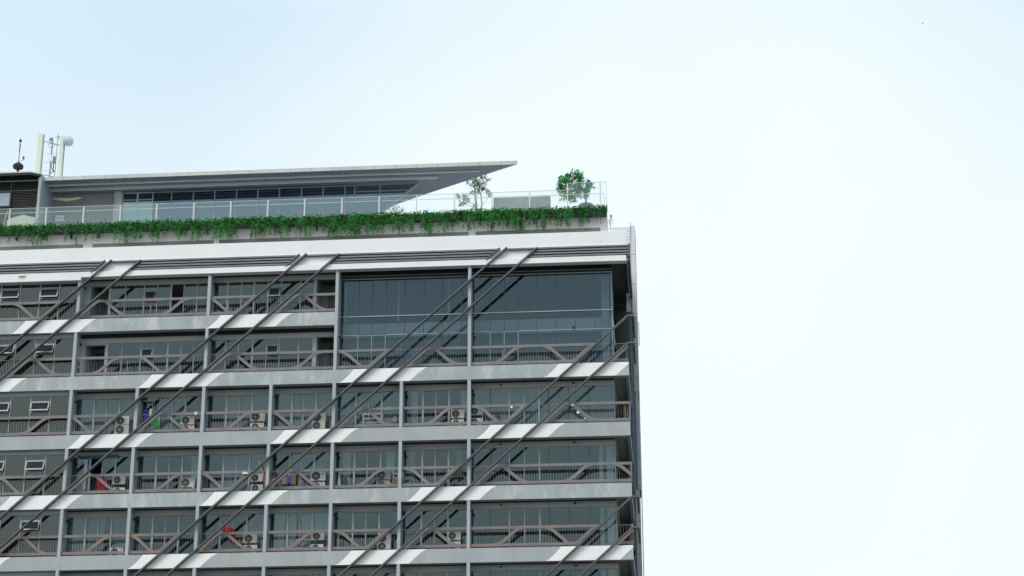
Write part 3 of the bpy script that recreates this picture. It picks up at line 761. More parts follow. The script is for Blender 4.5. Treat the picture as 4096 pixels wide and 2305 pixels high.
for i in range(125):
    while True:
        x, y = rnd.uniform(470, 960), rnd.uniform(190, 560)
        if ((x-700)/235)**2+((y-370)/185)**2 < 1 and not (x > 790 and y > 480): break
    rosette(m, W_(x, y+8, rnd.uniform(-.5, .5)), 10, .25, .042, 1.0, .6)
for (x, y) in ((965, 400), (940, 380), (520, 400), (540, 520), (715, 200), (590, 250), (575, 560), (700, 560), (500, 440), (780, 220), (640, 560)):
    rosette(m, W_(x, y, rnd.uniform(-.3, .3)), 12, .34, .044, .9, .9)
m.build('crown', LEAF2, T1)
m = MB(); m.lathe(tuple(W_(590, 405, -.5)), [(0, -.035), (.035, -.02), (.04, 0), (.035, .02), (0, .035)], 8); m.build('yellow_fruit', plain('yellow_petals', (.7, .35, .02), .6), T1)
c_ = P6(887, 660); zpb = 39.7; m = MB()
m.lathe((c_.x, c_.y, c_.z), [(.45, zpb-c_.z), (.45, -.06), (.38, .03), (.2, .075), (0, .085)], 20)
m.build('domed_planter', plain('dark_planter', (.09, .12, .10), .8), None, 'low dark domed planter at the glass corner holding the frangipani', 'planter', loc=(c_.x, c_.y, zpb))

def P3(x, y, Y): return at(1300+x*.4415, 600+y*.4415, Y)
def tree3():
    Y = 2.6; b = P3(1370, 560, Y); t = thing('slender_tree', (b.x, b.y, 39.7), 'slender twin-stemmed young tree with sparse leaf tufts beside the canopy tip', 'tree')
    m = MB(); m.tube([(b.x, b.y, 39.7), P3(1368, 480, Y), P3(1358, 380, Y), P3(1355, 262, Y)], .085, 8, r1=.03)
    b2 = P3(1418, 560, Y); m.tube([(b2.x, Y, 39.7), P3(1420, 470, Y), P3(1410, 390, Y)], .05, 8, r1=.03)
    tw = [((1360, 400), (1400, 330), (1440, 250)), ((1410, 390), (1440, 340), (1490, 265)), ((1360, 420), (1320, 330), (1285, 290)), ((1365, 500), (1290, 470), (1200, 410)), ((1365, 520), (1290, 500), (1250, 440)),
          ((1410, 400), (1380, 350), (1330, 385)), ((1418, 505), (1460, 460), (1490, 410)), ((1410, 390), (1450, 390), (1475, 365)), ((1356, 330), (1400, 290), (1450, 235)), ((1420, 500), (1400, 540), (1340, 550))]
    for a, c, e in tw: m.tube([P3(*a, Y), P3(*c, Y+rnd.uniform(-.2, .2)), P3(*e, Y+rnd.uniform(-.3, .3))], .018, 5, r1=.006)
    m.build('trunk', BARK, t)
    m = MB()
    for (x, y, s, n) in ((1335, 275, 30, 4), (1285, 290, 18, 2), (1380, 290, 35, 7), (1360, 330, 35, 6), (1400, 320, 30, 6), (1430, 255, 22, 3), (1450, 240, 12, 2), (1490, 270, 15, 2), (1440, 300, 30, 4), (1330, 385, 22, 4), (1400, 370, 30, 5), (1440, 350, 22, 3), (1475, 370, 15, 3), (1375, 300, 50, 5),
                         (1205, 415, 18, 3), (1200, 450, 15, 2), (1245, 425, 22, 4), (1285, 440, 20, 4), (1230, 500, 18, 3), (1255, 480, 22, 4), (1300, 460, 15, 2), (1270, 410, 15, 2), (1490, 405, 20, 3), (1510, 420, 14, 2), (1360, 500, 22, 3), (1340, 540, 25, 4), (1420, 545, 30, 5), (1455, 545, 25, 4), (1380, 540, 20, 3)):
        for q in range(n): rosette(m, P3(x+rnd.gauss(0, s*.5), y+rnd.gauss(0, s*.4), Y+rnd.uniform(-.25, .25)), 7, .19, .030, 1.1, .3)
    m.build('crown', LEAF3 if False else mat('olive_leaf', (.025, .17, .05), .55, .5, 5), t)
tree3()
def shrub(name, label, cx, cy, rx, ry, n, Y, lf, col, lw=.012, stems=8):
    c = P3(cx, cy+ry, Y); t = thing(name, (c.x, Y, 39.7), label, 'shrub')
    m = MB(); l = MB()
    for i in range(stems):
        a = rnd.uniform(-1, 1); e = P3(cx+a*rx*.9, cy-ry*rnd.uniform(.2, 1)*math.sqrt(max(0, 1-a*a)), Y+rnd.uniform(-.3, .3)); mid = (Vector((c.x, Y, 39.8))+e)/2+Vector((a*.05, 0, .05))
        m.tube([(c.x+a*.08, Y, 39.7), mid, e], .010, 5, r1=.004)
        for q in range(n):
            tt = rnd.uniform(.45, 1.03); p = (Vector((c.x, Y, 39.8))).lerp(e, tt)+Vector((rnd.gauss(0, .07), rnd.gauss(0, .07), rnd.gauss(0, .05)))
            rosette(l, p, 3, lf, lw, .9, .6)
    m.build('stem', BARK, t); l.build('crown', col, t)
shrub('leafy_shrub', 'low leafy shrub beside the raking edge of the pavilion glass', 645, 550, 70, 55, 16, 2.4, .12, LEAF3, .02, 12)
shrub('twiggy_shrub', 'sparse twiggy shoots between the raking pavilion glass and the twin-stemmed tree', 960, 560, 55, 45, 3, 2.0, .05, LEAF3, .01, 7)
c_ = at(2150, 815, 2.0)
shrub('wispy_shrub', 'wispy pale green shrub between the stone wall and the frangipani', 1930, 508, 60, 32, 7, 2.0, .05, LEAF3, .012, 12)
# stone wall on the terrace
a, b = at(1974, 790, 3.0), at(2201, 790, 3.0); zt_ = at(2201, 784, 3.0).z
m = MB(); m.box(a.x, b.x, 3.0, 3.3, 39.7, zt_); m.build('stone_wall', STONE, None, 'free-standing mottled grey stone wall on the roof terrace behind the balustrade', 'wall', loc=((a.x+b.x)/2, 3.15, 39.7), bevel=.01)
# corner sprig
c_ = at(2441, 921, 1.1); t = thing('corner_sprig', tuple(c_), 'leggy sprig with a red brown bud outside the right end of the terrace', 'plant')
P2 = lambda x, y: at(2380+x*.2069, 880+y*.2069, 1.1)
m = MB(); m.tube([P2(290, 200), P2(300, 120), P2(285, 60), P2(290, -10), P2(300, -60)], .012, 5); m.tube([P2(285, 20), P2(200, 22), P2(135, 28)], .008, 5); m.tube([P2(300, 200), P2(310, 150), P2(290, 120)], .006, 5); m.build('stem', BARK, t)
m = MB(); rosette(m, P2(300, 15), 9, .22, .022, .9, .2); rosette(m, P2(290, 60), 5, .12, .016, 1, .2); rosette(m, P2(297, 110), 5, .08, .012, 1, .2); rosette(m, P2(298, 170), 5, .07, .012, 1, .2); m.build('leaf', LEAF2, t)
pb = P2(310, -75); m = MB(); m.lathe(tuple(pb), [(0, -.10), (.05, -.05), (.055, .02), (.02, .09), (0, .11)], 8); m.build('bud', plain('red_brown_bud', (.28, .10, .07), .7), t)

# ------------------------------------------------------------------ roof antennas
YA_ = 8.0
def PA(x, y, Y=YA_): return at(x*.2208, 500+y*.2208, Y)
def panel(x0, x1, ytop, xb, label):
    t = PA((x0+x1)/2, ytop); w = abs(PA(x1, ytop).x-PA(x0, ytop).x); zb = CZ1+.0
    o = thing('panel_antenna', (t.x, YA_, zb), label, 'antenna', 'panel antennas on the pavilion roof')
    m = MB(); m.box(t.x-w*.38, t.x+w*.38, YA_-.10, YA_+.12, zb+.1, t.z); m.build('shell', ANT, o, bevel=.03)
    m = MB(); m.tube([(t.x+w*.3, YA_+.2, zb), (t.x+w*.3, YA_+.2, t.z+.05)], .035, 8); m.build('pole', GALV, o); return o
panel(690, 803, 165, 640, 'tall cream panel antenna, the wider one left of the stepped mast')
panel(1092, 1180, 198, 1020, 'tall cream panel antenna between the stepped mast and the round dish')
a = PA(955, 240)
M_ = thing('antenna_mast', (a.x, YA_, CZ1), 'thin steel mast with climbing pegs and a radio box between two cream panel antennas', 'mast')
m = MB(); m.tube([(a.x, YA_, CZ1-.2), (a.x, YA_, a.z)], .04, 8); m.build('pole', GALV, M_)
b = PA(1045, 150); m = MB(); m.tube([(b.x, YA_+.1, CZ1-.2), (b.x, YA_+.1, b.z)], .02, 8); m.tube([(b.x-.14, YA_+.1, b.z-.2), (b.x+.12, YA_+.1, b.z-.2)], .02, 6); m.build('thin_rod', GALV, M_)
for yy in (525, 678, 825):
    z = PA(930, yy).z; m = MB(); m.tube([(a.x, YA_, z), (a.x-.36, YA_, z-.01), (a.x-.40, YA_, z+.06)], .010, 5); m.tube([(a.x, YA_, z), (b.x, YA_, z+.03)], .008, 5); m.build('climbing_peg', GALV, M_)
m = MB(); m.tube([PA(805, 300), PA(1080, 366)], .025, 6); m.build('cross_arm', GALV, M_)
m = MB(); m.tube([PA(758, 900), PA(965, 938)], .025, 6); m.build('cross_arm', GALV, M_)
p0, p1 = PA(922, 572), PA(1010, 690); m = MB(); m.box(p0.x, p1.x-.1, YA_-.28, YA_-.05, p1.z, p0.z); m.box(p1.x-.1, p1.x+.02, YA_-.18, YA_-.0, p1.z-.05, p0.z-.08, 1); m.build('radio_box', [ANT, GALV], M_, bevel=.015)
p0, p1 = PA(908, 245), PA(940, 300); m = MB(); m.box(p0.x, p1.x, YA_-.12, YA_-.04, p1.z, p0.z); m.build('bracket_box', GALV, M_)
m = MB()
cc = PA(935, 370); m.tube([cc+Vector((.17*math.cos(t/10*6.283), .05*math.sin(t), .14*math.sin(t/10*6.283))) for t in range(11)], .014, 5)
m.tube([PA(1075, 205), PA(1060, 250), PA(1095, 285), PA(1120, 215)], .014, 5)
m.tube([PA(960, 690), PA(975, 760), PA(955, 800), PA(985, 840), PA(900, 880), PA(890, 930)], .03, 6); m.tube([PA(940, 700), PA(930, 760), PA(970, 850)], .02, 6)
m.build('cable', DARK, M_)
c_ = PA(1250, 285); D_ = thing('dish_antenna', tuple(c_), 'round white microwave dish at the right of the roof antennas', 'dish')
m = MB(); m.lathe((c_.x+.02, YA_, c_.z), [(.0, .14), (.18, .12), (.31, .03), (.33, -.02), (.32, -.16), (.12, -.2), (0, -.2)], 24, axis='x'); o = m.build('drum', plain('dish_white', (.48, .56, .56), .5, .03), D_, smooth=True)
o.rotation_euler = (0, 0, R(-32))
m = MB(); m.box(c_.x-.40, c_.x-.13, YA_-.06, YA_+.1, c_.z-.02, c_.z+.16, 0); m.box(c_.x-.26, c_.x-.12, YA_-.1, YA_-.06, c_.z-.0, c_.z+.06, 1); m.build('mount', [ANT, DARK], D_)
a = PA(310, 970); LM = thing('lightning_mast', (PA(325, 800).x, YA_, CZ1), 'dark conical-capped mast with a slim spire at the left edge of the roof', 'mast')
x = PA(325, 800).x
m = MB(); m.tube([(x, YA_, CZ1-.3), (x, YA_, PA(325, 800).z)], .075, 10); m.build('pole', DARK, LM)
z0, z1, z2 = PA(325, 800).z, PA(325, 735).z, PA(335, 668).z; rr = (PA(412, 740).x-PA(226, 740).x)/2
m = MB(); m.lathe((x, YA_, 0), [(0, z0+.06), (rr*.5, z0), (rr*.93, z0+.05), (rr, z1-.04), (rr*.95, z1+.02), (.03, z2), (0, z2)], 16); m.build('cone_cap', DARK, LM)
x2 = PA(345, 640).x; zt_ = PA(380, 300).z
m = MB(); m.tube([(x, YA_, z2-.03), (x, YA_, zt_)], .022, 8); za, zb_ = PA(355, 475).z, PA(370, 335).z; m.tube([(x, YA_, za), (x, YA_, zb_)], .036, 8); m.build('spire', plain('dull_brown_rod', (.07, .05, .06), .6), LM)
m = MB(); m.lathe((x, YA_, zt_), [(.02, -.05), (.085, .0), (.10, .05), (.03, .10), (.025, .18), (0, .21)], 10); m.build('tip', DARK, LM)
xl = x+(PA(428, 620).x-PA(345, 620).x); zl = PA(428, 622).z
m = MB(); m.tube([(x, YA_, PA(350, 652).z), (xl, YA_, PA(350, 652).z), (xl, YA_, zl)], .014, 6); m.build('light_arm', GALV, LM)
m = MB(); m.lathe((xl, YA_, zl), [(.055, 0), (.06, .04), (.055, .16), (.03, .22), (0, .235)], 10); m.build('red_lamp', plain('red_lens', (.30, .02, .02), .3, .1), LM)

# ------------------------------------------------------------------ terrace clutter on the left
a, b = at(28, 872, 2.2), at(142, 872, 2.2); m = MB(); zt_ = at(90, 870, 2.2).z
m.prism([(a.x, 39.7), (b.x, 39.7), (b.x, zt_-.02), (b.x-.25, zt_+.02), ((a.x+b.x)/2+.1, zt_+.16), (a.x+.35, zt_+.02), (a.x, zt_-.15)], 2.2, 3.0)
m.build('covered_table', mat('cream_dust_sheet', (.42, .43, .36), .8, .12, 5, bump=.5, bscale=5), None, 'cream sheet-covered furniture behind the balustrade glass near the left edge', 'furniture', loc=((a.x+b.x)/2, 2.6, 39.7))
a = at(0, 480+570*.0, 5); sx0, sx1 = at(222, 865, YG-.02).x, at(256, 865, YG-.02).x; z1, z0 = at(240, 480+835*.4415, YG).z, at(240, 480+920*.4415, YG).z
m = MB(); zc = z1-(z1-z0)*.32
m.box(sx0, sx1, YG-.03, YG-.005, z0, zc-.02, 0); m.box(sx0+.05, sx1+.03, YG-.03, YG-.005, zc+.02, z1, 1); m.box(sx0+.05, sx1+.03, YG-.032, YG-.03, zc+.02, zc+.08, 2)
for i in range(3): m.box(sx0+.07+i*.13, sx0+.15+i*.13, YG-.033, YG-.03, (z0+zc)/2-.05, (z0+zc)/2+.04, 3)
m.build('wall_poster', [plain('paper', (.62, .64, .66), .7, .03), plain('slate_blue_header', (.16, .20, .30), .7), RED, plain('pale_blue_print', (.22, .30, .55), .7)], None, 'small white notice with a blue and red header on the grey pavilion wall', 'notice', loc=(sx0, YG, z0))
a, b = at(480*.4415, 480+712*.4415, 4.6), at(735*.4415, 480+705*.4415, 4.6)
m = MB(); pts = []
n = 14
for i in range(n+1):
    t = i/n; pts.append((a.x+(b.x-a.x)*t, 4.6, a.z+(b.z-a.z)*t-.10*math.sin(math.pi*t)))
for i in range(n):
    pass
i0 = len(m.v)
for i, p in enumerate(pts):
    w = .012+.085*math.sin(math.pi*min(.97, max(.04, i/n)))**.5
    for q in range(8):
        t = 6.283*q/8; m.v.append((p[0], p[1]+math.cos(t)*w*1.3, p[2]+math.sin(t)*w*.8))
for i in range(n):
    for q in range(8): m.f.append((i0+i*8+q, i0+i*8+(q+1) % 8, i0+(i+1)*8+(q+1) % 8, i0+(i+1)*8+q)); m.m.append(0)
for sx in (3, 11): m.tube([pts[sx], (pts[sx][0], 4.6, CZ0-.1)], .006, 4)
m.build('rolled_awning', plain('cream_canvas', (.52, .52, .36), .8), None, 'long cream rolled canvas hung under the pavilion canopy near the fin wall', 'awning', loc=(a.x, 4.6, a.z), smooth=True)
for u0_, v0_, u1_, v1_ in ((31, 845, 17, 885),):
    a, b = at(u0_, v0_, 2.0), at(u1_, v1_, 2.0)
    m = MB(); m.tube([(b.x-.05, 2.0, 39.7), b, a], .025, 6); m.build('leaning_pole', plain('yellow_green_pole', (.45, .48, .12), .6), None, 'yellow green pole leaning behind the leftmost balustrade glass', 'pole', loc=(b.x, 2.0, 39.7))

# ------------------------------------------------------------------ air conditioners
YAC = .44
def make_ac(badge, dark=False):
    t = thing('air_conditioner', (0, 0, 0), 'x', 'air conditioner', 'outdoor air conditioner units on the balconies')
    W, Hh, D = .74, .48, .28
    m = MB(); m.box(-W/2, W/2, 0, D, .03, Hh); m.box(-W/2+.08, -W/2+.16, .02, D-.02, 0, .03); m.box(W/2-.16, W/2-.08, .02, D-.02, 0, .03)
    m.box(W/2-.235, W/2-.228, -.002, .0, .05, Hh-.02, 1)
    m.build('casing', [ACK if dark else ACW, GALV], t, bevel=.012)
    m = MB(); c = (-.10, 0, .255); m.lathe(c, [(0, -.012), (.20, -.012), (.215, -.006), (.215, .0)], 24, axis='y')
    m.build('fan_grille', ACG, t)
    m = MB()
    for r in (.06, .10, .14, .18): m.tube([(c[0]+r*math.cos(i/16*6.283), -.018, c[2]+r*math.sin(i/16*6.283)) for i in range(17)], .003, 3)
    m.lathe(c, [(0, -.024), (.035, -.024), (.035, -.012)], 12, 1, 'y'); m.build('fan_hub', [GALV, ACW], t)
    m = MB()
    if badge == 'blue': m.prism([(W/2-.18, .36), (W/2-.10, .36), (W/2-.06, .42), (W/2-.14, .42)], -.004, -.001)
    elif badge == 'red': m.box(W/2-.21, W/2-.06, -.004, -.001, .38, .45)
    elif badge == 'navy': m.box(W/2-.20, W/2-.08, -.004, -.001, .36, .42)
    P_ = MB(); P_.tube([(W/2-.02, .2, .16), (W/2+.06, .2, .15), (W/2+.09, .22, .05), (W/2+.10, .40, .02)], .016, 6); P_.tube([(W/2-.02, .2, .22), (W/2+.10, .21, .2), (W/2+.14, .24, .02)], .011, 6); P_.build('pipe', PIPE, t)
    if badge: m.build('badge', {'blue': BLUE, 'red': RED, 'navy': plain('navy_badge', (.05, .09, .4), .5)}[badge], t)
    return t
protos = {}
rowname = {1: 'second', 2: 'third', 3: 'fourth', 4: 'fifth'}
used_names = []
def put_ac(u0_, u1_, vtop, k, badge, desc, base=None, dark=False, rot=0):
    key = (badge, dark)
    if key not in protos: protos[key] = make_ac(badge, dark); o = protos[key]
    else: o = copy_tree(protos[key])
    a, b = at(u0_, vtop, YAC), at(u1_, vtop, YAC); w = b.x-a.x
    s = min(1.15, max(.85, w/.74)); zt_ = a.z
    z = zt_-.48*s if base is None else base
    o.location = ((a.x+b.x)/2, YAC+(.0 if not rot else .2), z); o.scale = (s, 1, s); o.rotation_euler = (0, 0, rot)
    o['label'] = desc
    return o
def stand(u0_, u1_, k, desc, zsh):
    a, b = at(u0_, 1700, YAC), at(u1_, 1700, YAC)
def stack(k, up_, lo_, badge, where, badge2='same', dark=False):
    z = ztop(k); b2 = badge if badge2 == 'same' else badge2
    o = None
    tone = 'grey' if dark else 'cream'
    if up_: o = put_ac(up_[0], up_[1], up_[2], k, badge, 'upper %s air conditioner, %s' % (tone, where), dark=dark)
    if lo_: put_ac(lo_[0], lo_[1], lo_[2], k, b2, 'lower %s air conditioner, %s' % (tone, where), base=max(z+.04, (at(lo_[0], lo_[2], YAC).z-.5)) if lo_[2] else z+.04, dark=dark)
    if up_:
        zs = o.location.z; xa = o.location.x; w = .42*o.scale[0]
        m = MB(); m.box(xa-w, xa+w, YAC+.02, YAC+.05, zs-.045, zs-.005); m.box(xa-w, xa+w, YAC+.25, YAC+.28, zs-.045, zs-.005)
        for sx in (-w, w-.03):
            for yy in (YAC+.05, YAC+.22): m.box(xa+sx, xa+sx+.03, yy, yy+.03, z, zs-.005)
        m.build('equipment_rack', DARK, None, 'dark steel rack under the air conditioner %s' % where, 'rack', 'racks under the air conditioners', loc=(xa, YAC+.15, z))
UV = lambda k: None
stack(2, (463, 517, 1667), (459, 517, 1702), None, 'leftmost pair, behind a brace, third balcony row')
stack(2, (723, 777, 1666), (725, 777, 1702), 'red', 'pair with red badges, third balcony row')
stack(2, (1001, 1060, 1650), (1002, 1055, 1690), None, 'third pair from the left, third balcony row', badge2='red')
stack(2, (1250, 1303, 1655), (1247, 1301, 1684), None, 'pair behind the middle braces, third balcony row')
stack(2, (1804, 1857, 1641), (1806, 1855, 1682), 'blue', 'blue-badged pair left of last partition, third balcony row')
stack(2, (1880, 1930, 1630), (1880, 1930, 1668), 'blue', 'blue-badged pair right of last partition, third balcony row')
stack(3, (451, 501, 1906), (454, 498, 1952), None, 'pair beside the red cloth, fourth balcony row')
put_ac(722, 779, 1914, 3, 'blue', 'single cream air conditioner with blue badge near a leaning board, fourth balcony row')
stack(3, (1002, 1051, 1897), (1003, 1051, 1940), None, 'pair under the orange plank, fourth balcony row')
stack(3, (1243, 1303, 1887), (1246, 1299, 1933), 'navy', 'pair with navy badge, fourth balcony row')
stack(3, (1505, 1562, 1884), (1505, 1560, 1925), None, 'dull pair beside the stepladder, fourth balcony row', dark=True)
put_ac(439, 492, 2192, 4, 'red', 'low cream air conditioner unit at the left of the fifth balcony row')
stack(4, (975, 1028, 2139), (975, 1028, 2180), None, 'pair beside the gold flowers, fifth balcony row', badge2='blue')
stack(4, (1248, 1298, 2130), (1246, 1293, 2171), None, 'pair before pale curtains, fifth balcony row')
stack(4, (1511, 1563, 2137), (1508, 1562, 2174), 'blue', 'pair half hidden by brace, fifth balcony row')
stack(4, (1790, 1843, 2128), (1792, 1842, 2166), 'blue', 'pair left of last partition, fifth balcony row')
for v, nm in ((1444, 'upper'), (1476, 'lower')):
    o = copy_tree(protos[(None, False)]); p = at(316, v, .62); o.location = (p.x, .62, p.z-.40); o.rotation_euler = (0, 0, R(62)); o.scale = (.62, 1, .85)
    o['label'] = nm+' cream air conditioner turned sideways beside the first partition, second balcony row'

# ------------------------------------------------------------------ things on the balconies
def cloth(name, label, u0_, v0_, u1_, v1_, col, Y=.55, cat='laundry', rail=None, taper=.0):
    a, b = at(u0_, v0_, Y), at(u1_, v1_, Y); m = MB(); n = 14; x0, x1 = a.x, at(u1_, v0_, Y).x
    for i in range(n):
        t0, t1 = i/n, (i+1)/n; y0, y1 = Y+.03*math.sin(t0*17), Y+.03*math.sin(t1*17); mid = (x0+x1)/2
        xa, xb = x0+(x1-x0)*t0, x0+(x1-x0)*t1; ta, tb = mid+(xa-mid)*(1-taper), mid+(xb-mid)*(1-taper)
        m.face([(xa, y0, b.z), (xb, y1, b.z), (tb, y1*.5+Y*.5, a.z), (ta, y0*.5+Y*.5, a.z)])
        m.face([(xa, y0+.012, b.z), (ta, y0*.5+Y*.5+.012, a.z), (tb, y1*.5+Y*.5+.012, a.z), (xb, y1+.012, b.z)])
    return m.build(name, mat(name+'_cloth', col, .9, .2, 12), None, label, cat, loc=((x0+x1)/2, Y, b.z))
cloth('hanging_shirt', 'blue garment hanging on the clothes rack, third balcony row', 574, 1637, 595, 1690, (.03, .05, .42), taper=.3)
cloth('hanging_shirt', 'white garment hanging beside the blue one, third balcony row', 597, 1636, 610, 1664, (.75, .75, .78), taper=.2)
cloth('hanging_towel', 'green patterned towel hanging low right of the blue garment, third balcony row', 613, 1671, 633, 1720, (.03, .42, .06))
cloth('hanging_blanket', 'red cloth hanging in the leftmost balcony of the fourth row', 388, 1916, 430, 1966, (.50, .01, .04))
cloth('door_curtain', 'pale lilac curtain hanging in the open door beside the red cloth', 339, 1842, 352, 1960, (.50, .52, .72), Y=.80, cat='curtain')
def rack(name, label, u0_, u1_, vtop, k, col, Y=.55, shelves=3, cat='rack', legs=.012):
    a, b = at(u0_, vtop, Y), at(u1_, vtop, Y); z = ztop(k); m = MB(); mm = mat(name+'_metal', col, .5)
    for x in (a.x, b.x):
        for y in (Y, Y+.3): m.box(x-legs, x+legs, y-legs, y+legs, z, a.z)
    for i in range(shelves):
        zz = a.z-(a.z-z)*i/shelves
        for q in range(5): m.box(a.x, b.x, Y+.06*q, Y+.06*q+.012, zz-.012, zz)
    return m.build(name, mm, None, label, cat, loc=((a.x+b.x)/2, Y+.15, z))
rack('clothes_airer', 'tall metal clothes rack carrying the blue and white garments', 566, 612, 1602, 2, (.3, .33, .33), .58, 2)
rack('clothes_airer', 'white wire airer behind the truss in the middle of the third balcony row', 1452, 1528, 1654, 2, (.75, .78, .8), .5, 4)
rack('folding_rack', 'thin folding rack in the leftmost balcony of the third row', 286, 300, 1684, 2, (.5, .52, .5), .55, 2)
rack('storage_shelf', 'dark low shelf under the cartons on the fourth balcony row', 1128, 1190, 1938, 3, (.05, .05, .05), .55, 1, legs=.02)
rack('shelf_rack', 'low grey rack under the brown carton at the right of the fourth balcony row', 1795, 1860, 1905, 3, (.25, .25, .24), .5, 2)
rack('stepladder', 'pale metal stepladder beside the grey air conditioner on the fourth balcony row', 1575, 1590, 1893, 3, (.5, .55, .55), .7, 4, 'ladder')
rack('folding_table', 'low pale folding table near the right of the middle bays, fifth balcony row', 1186, 1245, 2157, 4, (.4, .45, .44), .6, 1, 'table', .018)
def carton(name, label, u0_, v0_, u1_, v1_, col, Y=.5, cat='box', d=.3):
    a, b = at(u0_, v0_, Y), at(u1_, v1_, Y); m = MB(); m.box(a.x, b.x, Y, Y+d, b.z, a.z); m.box(a.x-.01, b.x+.01, Y-.01, Y+d+.01, a.z, a.z+.03)
    return m.build(name, mat(name+'_m', col, .7, .12, 6), None, label, cat, loc=((a.x+b.x)/2, Y+d/2, b.z), bevel=.01)
carton('storage_box', 'dusty pink carton left of the purple one on the fourth balcony row', 1131, 1908, 1148, 1938, (.34, .22, .20))
carton('storage_box', 'purple and blue carton between two brown ones, fourth balcony row', 1149, 1905, 1164, 1934, (.16, .09, .45), .46)
carton('storage_box', 'tan carton right of the purple one on the fourth balcony row', 1165, 1906, 1181, 1938, (.40, .26, .20))
carton('storage_box', 'dark brown carton on the low rack at the right of the fourth balcony row', 1814, 1877, 1848, 1904, (.09, .07, .065))
carton('storage_bin', 'dark bin beside the leftmost air conditioners of the third balcony row', 521, 1690, 535, 1735, (.05, .05, .055), cat='bin')
carton('storage_bin', 'tall dark cabinet beside a partition on the fourth balcony row', 802, 1900, 828, 1962, (.07, .08, .09), .62, cat='cabinet')
m = MB(); a, b = at(1068-35, 1843, .5), at(1056, 1902, .5)
m.ribbon([(a.x, a.z), (b.x, b.z), (b.x+.1, ztop(3)+.02)], .06, .5, .53); m.build('leaning_plank', plain('orange_plank', (.50, .17, .08), .6), None, 'orange plank leaning over the paired air conditioners, fourth balcony row', 'plank', loc=(b.x, .5, ztop(3)))
m = MB(); a, b = at(1562, 1940, .5), at(1593, 1906, .5); m.tube([a, b, b+Vector((.15, 0, .05))], .03, 6); m.build('orange_pole', plain('orange_paint', (.70, .28, .03), .5), None, 'short orange tube leaning beside the stepladder, fourth balcony row', 'pole', loc=tuple(a))
def chair(u, v, k, label, col):
    a = at(u, v, .5); z = ztop(k); w = .2
    t = thing('balcony_chair', (a.x, .65, z), label, 'chair')
    m = MB(); m.box(a.x-w, a.x+w, .48, .88, a.z-.03, a.z); m.build('seat', col, t, bevel=.01)
    m = MB(); m.box(a.x-w-.04, a.x-w, .48, .88, a.z+.02, a.z+.36); m.build('backrest', col, t, bevel=.01)
    for sx in (-w+.02, w-.05):
        for sy in (.5, .83): m = MB(); m.box(a.x+sx, a.x+sx+.03, sy, sy+.03, z, a.z-.03); m.build('leg', plain('pale_wood', (.4, .33, .22), .7), t)
chair(1628, 1912, 3, 'white seated chair just right of a partition, fourth balcony row', plain('white_seat', (.7, .72, .7), .6, .03))
def potplant(name, u, vb, vt, k, label, col=LEAF, r=.1, base=None):
    a, b = at(u, vt, .5), at(u, vb, .5); z = base if base else b.z
    t = thing(name, (a.x, .55, z), label, 'plant')
    m = MB(); m.lathe((a.x, .55, z), [(0, 0), (.08, 0), (.10, .14), (.085, .14), (0, .13)], 12); m.build('pot', plain('clay_pot', (.22, .12, .08), .8), t)
    m = MB(); h = a.z-z
    for i in range(34): rosette(m, (a.x+rnd.gauss(0, r*.6), .55+rnd.gauss(0, .06), z+.14+(h-.14)*rnd.uniform(.15, 1)), 4, .08, .018, .7, .7)
    m.build('foliage', col, t)
potplant('potted_plant', 1991, 1686, 1648, 2, 'bright green potted plant right of the last partition, third balcony row', mat('bright_leaf', (.02, .26, .03), .6, .4, 8))
potplant('potted_plant', 1094, 1912, 1884, 3, 'small green plant standing above the blue water jug, fourth balcony row')
a, b = at(1083, 1914, .5), at(1099, 1938, .5)
m = MB(); m.lathe(((a.x+b.x)/2, .55, b.z), [(0, 0), (.11, 0), (.12, .05), (.115, .26), (.04, .32), (.035, .36), (0, .36)], 16); m.build('water_jug', plain('pale_blue_plastic', (.35, .55, .75), .3, .1), None, 'pale blue water jug beside a partition, fourth balcony row', 'jug', loc=((a.x+b.x)/2, .55, b.z))
a = at(1091, 1912, .5); m = MB(); m.box(a.x-.14, a.x+.14, .50, .70, a.z-.03, a.z-.005); m.box(a.x-.13, a.x-.11, .5, .7, ztop(3), a.z-.03); m.box(a.x+.11, a.x+.13, .5, .7, ztop(3), a.z-.03); m.build('plant_stand', GALV, None, 'narrow grey stand around the water jug, fourth balcony row', 'stand', loc=(a.x, .6, ztop(3)))
# lantern and gold flowers
c_ = at(912, 2120, .45); m = MB()
for i in range(110):
    d = Vector((rnd.gauss(0, 1), rnd.gauss(0, .7), rnd.gauss(0, .7))).normalized(); p = Vector(c_)+Vector((d.x*.24, d.y*.12, d.z*.12)); rosette(m, p, 4, .07, .03, .9, .9)
m.build('red_lantern', mat('scarlet_paper', (.75, .01, .015), .7, .3, 10), None, 'bright red festive lantern hanging over the truss, fifth balcony row', 'lantern', loc=tuple(c_))
c_ = at(925, 2150, .55); m = MB(); m.lathe((c_.x, .58, c_.z), [(.0, -.14), (.16, -.14), (.22, .10), (.2, .1), (.14, -.1)], 14); m.build('wicker_basket', plain('brown_wicker', (.22, .13, .07), .9, .3), None, 'brown basket under the red lantern, fifth balcony row', 'basket', loc=tuple(c_))
c_ = at(958, 2174, .52); m = MB()
for i in range(46): rosette(m, Vector(c_)+Vector((rnd.gauss(0, .12), rnd.gauss(0, .05), rnd.gauss(0, .09))), 5, .06, .02, .8, .8)
m.build('gold_flowers', mat('gold_petals', (.55, .30, .10), .5, .4, 12), None, 'bunch of gold artificial flowers beside the upper right air conditioners, fifth balcony row', 'flowers', loc=tuple(c_))
